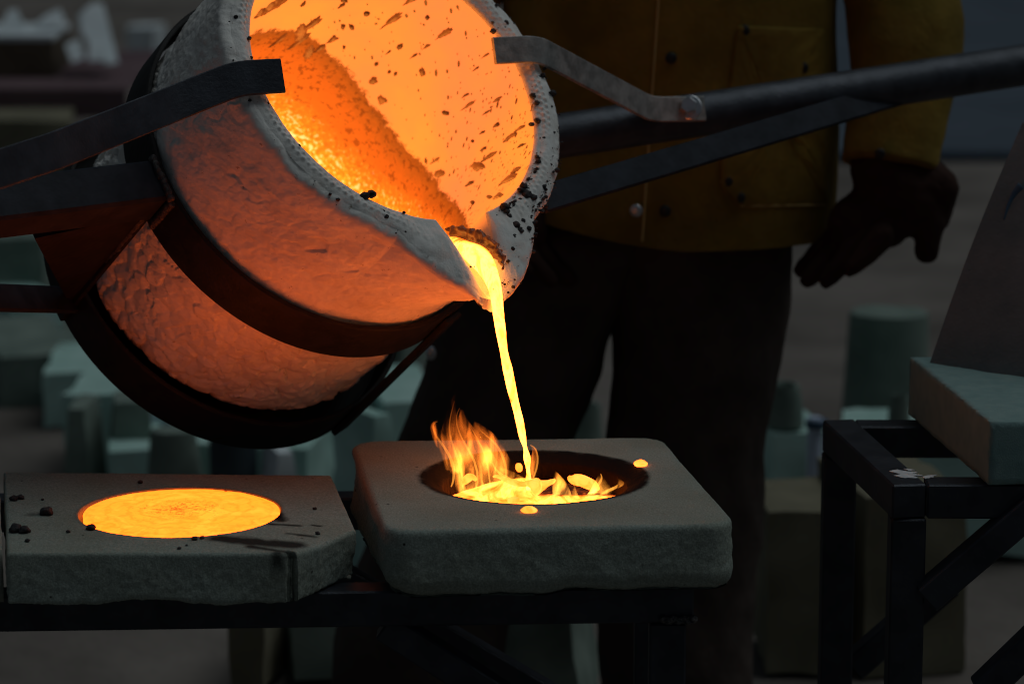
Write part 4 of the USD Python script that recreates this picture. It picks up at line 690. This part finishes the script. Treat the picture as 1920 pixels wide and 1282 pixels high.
# sleeves and gloves
def sleeve(pts, seed):
    p = smooth_path([(*PX(u, v, dy), r * KP) for u, v, dy, r in pts], 60); v, f = tube(p[:, :3], p[:, 3], 64, 0.85, V(1, 0, 0.01), caps=True)
    n = np.array(trimesh.Trimesh(v, f, process=False).vertex_normals); return v + n * (0.022 * (meshkit.fbm(v * V(13, 13, 9) + seed, 4, seed) - 0.5))[:, None], f
obj('sleeve', sleeve([(1500, -330, 0.02, 105), (1585, -230, 0.02, 118), (1672, -80, 0.01, 112), (1697, 40, -0.02, 106), (1694, 150, -0.05, 99), (1680, 240, -0.08, 93), (1668, 312, -0.10, 90)], 3), 'leather', pe, smooth=True)
obj('sleeve', sleeve([(1000, -330, 0.02, 105), (915, -230, 0.02, 112), (850, -80, 0.01, 108), (830, 40, -0.02, 104), (850, 150, -0.03, 100), (880, 240, -0.03, 97), (905, 300, -0.03, 92)], 8), 'leather', pe, smooth=True)
c = PX(1650, 289, -0.176); m = trimesh.creation.icosphere(2, 0.008); obj('snap', (m.vertices * V(1, .5, 1) + c, m.faces), 'snap', pe, smooth=True)
def glove(dx, mir=1):
    g = lambda u, v, dy, r: (PX(1660 + mir * (u - 1660) + dx, v, -0.10 + dy), r * KP)
    ch = [[g(1666, 316, 0, 72), g(1680, 352, 0, 76), g(1664, 398, 0, 66)], [g(1666, 316, 0, 72), g(1752, 355, 0, 47), g(1742, 402, 0.0, 42)], [g(1690, 374, 0, 74), g(1608, 424, 0, 58)],
          [g(1735, 385, -0.01, 38), g(1742, 430, -0.02, 30), g(1737, 470, -0.02, 24)],
          [g(1622, 405, 0.03, 30), g(1560, 448, 0.04, 23), g(1504, 506, 0.035, 18)], [g(1620, 425, 0.0, 30), g(1566, 472, 0.0, 22), g(1514, 526, -0.005, 18)],
          [g(1632, 440, -0.03, 29), g(1588, 484, -0.04, 21), g(1549, 526, -0.045, 16)], [g(1652, 446, -0.055, 27), g(1618, 484, -0.065, 19), g(1592, 507, -0.07, 14)]]
    t = smoothed(capsules(ch), 0.007, 6); v = np.array(t.vertices); n = np.array(t.vertex_normals); return v + n * (0.008 * (meshkit.fbm(v * 40, 3, 3) - 0.5))[:, None], np.array(t.faces)
gv, gf = glove(0); obj('glove', (gv, gf), 'glove', pe, smooth=True)
gv2, gf2 = glove(-740, -1); obj('glove', (gv2, gf2[:, ::-1]), 'glove', pe, smooth=True)
hat = trimesh.creation.icosphere(3, 1.0); hv = hat.vertices * V(0.115, 0.14, 0.12); hv[:, 2] = np.maximum(hv[:, 2], -0.02); obj('hard_hat', (hv + V(cx, YP - .01, 1.76), hat.faces), 'stitching', pe, smooth=True)
an = np.linspace(-2.2, -0.94, 24); vis = np.array([[V(cx + 0.15 * math.cos(a), YP + 0.02 + 0.15 * math.sin(a), z) for a in an] for z in (1.50, 1.60, 1.70, 1.76)]); vi = vis + V(0, 0.006, 0)
vv, vf = grid(vis, False); wv, wf = grid(vi, False); obj('face_shield', (np.vstack([vv, wv]), np.vstack([vf, wf[:, ::-1] + len(vv)])), 'black_steel', pe, smooth=True)

# ------------------------------------------------------------------ background: finished moulds and gear standing on the dirt
def gy(v): return CAM[2] / math.tan(PITCH + math.atan((v - 641) / F))       # depth of the ground seen at that height of the picture
def block(name, u0, u1, v0, vb, depth, mt, label, cat, top_in=0.0, y=None, z0=0.0, seed=1, rz=None, group=None, extra=None):
    """A block of sand on the ground: front from u0 to u1, top edge seen at v0, foot at vb."""
    rz = (np.random.default_rng(seed).random() - 0.5) * 0.5 if rz is None and (u1 - u0) > 40 and 'sheet' not in name else (rz or 0.0); y = y or gy(vb); a, b = at(u0, v0, y), at(u1, v0, y); zt = a[2]; e = top_in * (b[0] - a[0])
    pts = [(a[0], y, z0), (b[0], y, z0), (a[0], y + depth, z0), (b[0], y + depth, z0), (a[0] + e, y + e * .3, zt), (b[0] - e, y + e * .3, zt), (a[0] + e, y + depth - e * .3, zt), (b[0] - e, y + depth - e * .3, zt)]
    c = np.mean(pts, 0); cs, sn = math.cos(rz), math.sin(rz); pts = [(c[0] + (p[0] - c[0]) * cs - (p[1] - c[1]) * sn, c[1] + (p[0] - c[0]) * sn + (p[1] - c[1]) * cs, p[2]) for p in pts]
    m = rough(hull(pts), 0.03, 0.013, 11, seed)
    return tag(obj(name, m, mt, smooth=40), label, cat, group)
def round_block(name, u, v0, vb, rt, rb, mt, label, cat, seed=1, y=None, z0=0.0, hollow=0.0):
    y = y or gy(vb); c = at(u, v0, y); zt = c[2]; k = y / F; an = np.linspace(0, 2 * np.pi, 64, endpoint=False); R = []
    for z, r in ((z0, rb), (z0 + (zt - z0) * .33, rb + (rt - rb) * .33), (z0 + (zt - z0) * .66, rb + (rt - rb) * .66), (zt - .006, rt), (zt, rt - 5), (zt, rt * .72), (zt - hollow, rt * .62), (zt - hollow, rt * .2)): R.append([(c[0] + r * k * math.cos(a), y + r * k + r * k * math.sin(a), z) for a in an])
    P = np.array(R); P = P + (0.006 * (meshkit.fbm(P * 12, 3, seed) - 0.5))[..., None]
    return tag(obj(name, grid(P, True, True, True), mt, smooth=40), label, cat)
# right of the person
round_block('mould_cylinder', 1675, 597, 905, 76, 92, 'green_sand', 'tall green cylindrical sand mould standing on the dirt behind the stand', 'mould', 3)
round_block('sprue_cup', 1476, 722, 806, 28, 36, 'green_sand', 'small tapered green cup on a pale block right of the trousers', 'pouring cup', 4, y=6.0, z0=at(1476, 806, 6.0)[2], hollow=.02)
block('mould_block', 1425, 1534, 812, 1030, 0.32, 'pale_sand', 'pale sand block with a green cup standing on it', 'mould', 0.0, seed=5, y=6.0)
block('mould_block', 1438, 1560, 960, 1262, 0.25, 'tan_sand', 'low tan sand block below the pale one right of the trousers', 'mould', 0.0, seed=6)
round_block('sprue_cup', 1690, 742, 800, 20, 24, 'green_sand', 'little green cup in front of the tall cylinder', 'pouring cup', 7, y=5.95, z0=at(1690, 842, 5.95)[2], hollow=.02)
block('mould_block', 1600, 1960, 846, 1100, 0.35, 'pale_sand', 'wide pale sand block seen through the right stand', 'mould', 0.0, seed=8, y=5.95)
block('mould_block', 1590, 1790, 930, 1262, 0.30, 'tan_sand', 'tan sand block behind the legs of the right stand', 'mould', 0.0, seed=9)
po = thing('pipe_post', 'short bluish pipe standing behind the right stand corner', 'pipe', (at(1527, 880, 5.8)[0], 5.8, 0))
q = at(1528, 800, 5.8); obj('pipe', tube(np.array([(q[0], 5.8, 0), (q[0], 5.8, .3), (q[0] + .004, 5.8, q[2])]), 0.014, 20), 'paper', po); obj('collar', tube(np.array([(q[0] + .004, 5.8, q[2]), (q[0] + .004, 5.8, q[2] + .012)]), 0.022, 20), 'blue_paint', po)
# between the legs and below the bench
round_block('sprue_cup', 1098, 762, 900, 30, 40, 'green_sand', 'green cup seen between the trouser legs', 'pouring cup', 10, y=6.6, hollow=.02)
block('mould_block', 955, 1112, 1140, 1300, 0.2, 'green_sand', 'dark green tapered block under the bench behind its brace', 'mould', 0.14, seed=11, y=5.0)
block('mould_block', 444, 512, 1172, 1300, 0.25, 'tan_sand', 'narrow tan block with a pale top under the bench', 'mould', 0.0, seed=12, y=5.1)
block('mould_block', 524, 632, 1168, 1300, 0.25, 'green_sand', 'squat grey green block under the bench beside the tan one', 'mould', 0.0, seed=13, y=5.15)
# left: a row of moulds running back across the yard
block('mould_block', -60, 96, 668, 762, 0.5, 'green_sand', 'long low green mould block farthest left of the row', 'mould', 0.0, seed=14, rz=0.3)
block('mould_block', -40, 60, 446, 640, 0.5, 'green_sand', 'tall green mould block at the left edge behind the lower arm', 'mould', 0.0, seed=15)
block('mould_block', 75, 215, 700, 800, 0.35, 'pale_sand', 'pale flat topped mould block left of the lower ring', 'mould', 0.0, seed=16)
block('mould_block', 100, 240, 676, 745, 0.4, 'green_sand', 'green mould block behind the pale flat topped one', 'mould', 0.0, seed=17)
block('paper_sheet', 69, 96, 588, 668, 0.01, 'paper', 'upright bluish white sheet behind the lower ring', 'sheet', 0.0, seed=18)
block('mould_block', 122, 330, 742, 905, 0.3, 'pale_sand', 'pale block carrying two dark tapered forms', 'mould', 0.0, seed=19, y=6.55)
block('tapered_form', 120, 176, 766, 930, 0.14, 'green_sand', 'left dark tapered form in front of the pale block', 'form', 0.2, seed=20, y=6.3)
block('tapered_form', 196, 276, 757, 860, 0.14, 'green_sand', 'right dark tapered form in front of the pale block', 'form', 0.14, seed=21, y=6.3, z0=at(200, 850, 6.3)[2])
block('paper_sheet', 264, 330, 774, 830, 0.01, 'paper', 'bluish white sheet under the lower ring', 'sheet', 0.0, seed=22, y=6.45, z0=at(264, 830, 6.45)[2])
block('mould_block', 190, 285, 846, 960, 0.3, 'pale_sand', 'low pale block under the right tapered form', 'mould', 0.0, seed=23, y=6.2)
round_block('domed_mould', 320, 812, 960, 44, 66, 'green_sand', 'rounded grey green mould under the lower ring', 'mould', 24, y=6.0)
block('mould_block', 372, 620, 838, 980, 0.5, 'pale_sand', 'wide pale block under the lower ring right of the rounded mould', 'mould', 0.0, seed=25, y=6.1)
round_block('round_post', 432, 815, 960, 46, 46, 'drum_paint', 'short dark drum under the bottom of the shank', 'drum', 26, y=5.95)
block('mould_block', 560, 690, 762, 940, 0.3, 'green_sand', 'dark green block right of the lower ring', 'mould', 0.0, seed=27, y=6.5)
block('mould_block', 688, 800, 752, 900, 0.35, 'pale_sand', 'pale green block beside the left trouser leg', 'mould', 0.0, seed=28, y=6.4)
block('mould_block', 640, 790, 560, 720, 0.4, 'green_sand', 'far green block seen between crucible and trousers', 'mould', 0.0, seed=29)
block('mould_block', -50, 72, 556, 668, 0.3, 'pale_sand', 'pale sloping block under the lower left brace at the frame edge', 'mould', 0.12, seed=41, rz=0.5)
block('mould_half', 326, 424, 776, 872, 0.18, 'pale_sand', 'pale split mould half between the rounded mould and the drum', 'mould', 0.1, seed=42, y=6.55, rz=-0.45)
block('plaster_lump', 486, 552, 852, 930, 0.12, 'plaster', 'small whitish lump on the wide pale block near the left mould', 'lump', 0.3, seed=43, y=5.9, rz=0.3)
block('mould_block', 500, 640, 700, 800, 0.25, 'green_sand', 'dark green block behind the lower right of the shank', 'mould', 0.06, seed=44, rz=0.35)
block('paper_sheet', 20, 66, 452, 540, 0.012, 'paper', 'bluish white sheet at the left edge between the arms', 'sheet', 0.1, seed=45, rz=0.3)
block('mould_half', 640, 712, 784, 868, 0.15, 'pale_sand', 'pale wedge shaped block behind the back edge of the right mould', 'mould', 0.28, seed=46, y=5.8, rz=0.6)
block('mould_block', 150, 216, 640, 700, 0.2, 'pale_sand', 'small pale cube peeking out behind the lower ring', 'mould', 0.05, seed=47, rz=-0.3)
# upper left: low covered table with a crate and broken plaster
tb = thing('covered_table', 'low table under a maroon cloth at the upper left', 'table', (-1.4, 9.3, 0))
ya = 9.2; ta = at(-200, 165, ya); zt = ta[2]; x0, x1 = at(-260, 165, ya)[0], at(238, 165, ya)[0]
obj('table_top', box(V(x0, ya, zt - .02), V(x1, ya + 1.0, zt), .006), 'maroon', tb); obj('cloth_front', box(V(x0, ya - .012, zt - .085), V(x1, ya - .002, zt - .0005), .004), 'maroon', tb)
for px in (x0 + .05, x1 - .05):
    for py in (ya + .05, ya + .95): obj('leg', box(V(px - .02, py - .02, 0), V(px + .02, py + .02, zt - .021)), 'crate_wood', tb)
cb = thing('wooden_crate', 'brown crate on the maroon covered table heaped with broken plaster', 'crate', at(40, 140, ya + .25))
a, b = at(-80, 140, ya + .25), at(100, 78, ya + .25)
obj('side_panel', box(V(a[0], ya + .25, zt + .002), V(b[0], ya + .265, b[2])), 'crate_wood', cb); obj('side_panel', box(V(a[0], ya + .6, zt + .002), V(b[0], ya + .615, b[2])), 'crate_wood', cb)
for px in (a[0], b[0] - .015): obj('end_panel', box(V(px, ya + .2655, zt + .002), V(px + .015, ya + .5995, b[2])), 'crate_wood', cb)
obj('lid', box(V(a[0], ya + .25, b[2] + .001), V(b[0], ya + .615, b[2] + .018)), 'plaster', cb)
def shard(pts, y, label, seed, th=0.05):
    low_ = max(q[1] for q in pts); m = hull([at(u, v, y + d + (low_ - v) * y / F * 1.1) for u, v in pts for d in (0, th)]); tag(obj('plaster_piece', rough(m, 0.03, 0.006, 16, seed), 'plaster', smooth=50), label, 'plaster')
shard([(4, 66), (52, 68), (32, 18), (16, 20), (0, 50)], ya + .35, 'pointed white plaster piece at the top left corner', 31)
shard([(62, 48), (124, 46), (112, 18), (84, 30)], ya + .4, 'low white plaster piece between the two pointed ones', 32)
shard([(148, 28), (176, 6), (194, 10), (222, 118), (196, 122), (150, 62)], ya + .25, 'tallest white plaster piece leaning beside the crate', 33)
shard([(122, 84), (150, 76), (158, 110), (134, 118)], ya + .2, 'small white plaster piece beside the crate front', 34)
shard([(168, 82), (196, 84), (198, 114), (166, 114)], ya + .22, 'green grey lump in front of the tallest plaster piece', 35)
block('mould_block', 242, 296, 52, 74, 0.2, 'plaster', 'pale distant block seen beside the upper ring', 'mould', 0.0, seed=36, y=14.0)
block('mould_block', -60, 120, 228, 330, 0.3, 'tan_sand', 'tan block on the dirt in front of the maroon table', 'mould', 0.0, seed=37, y=8.9)
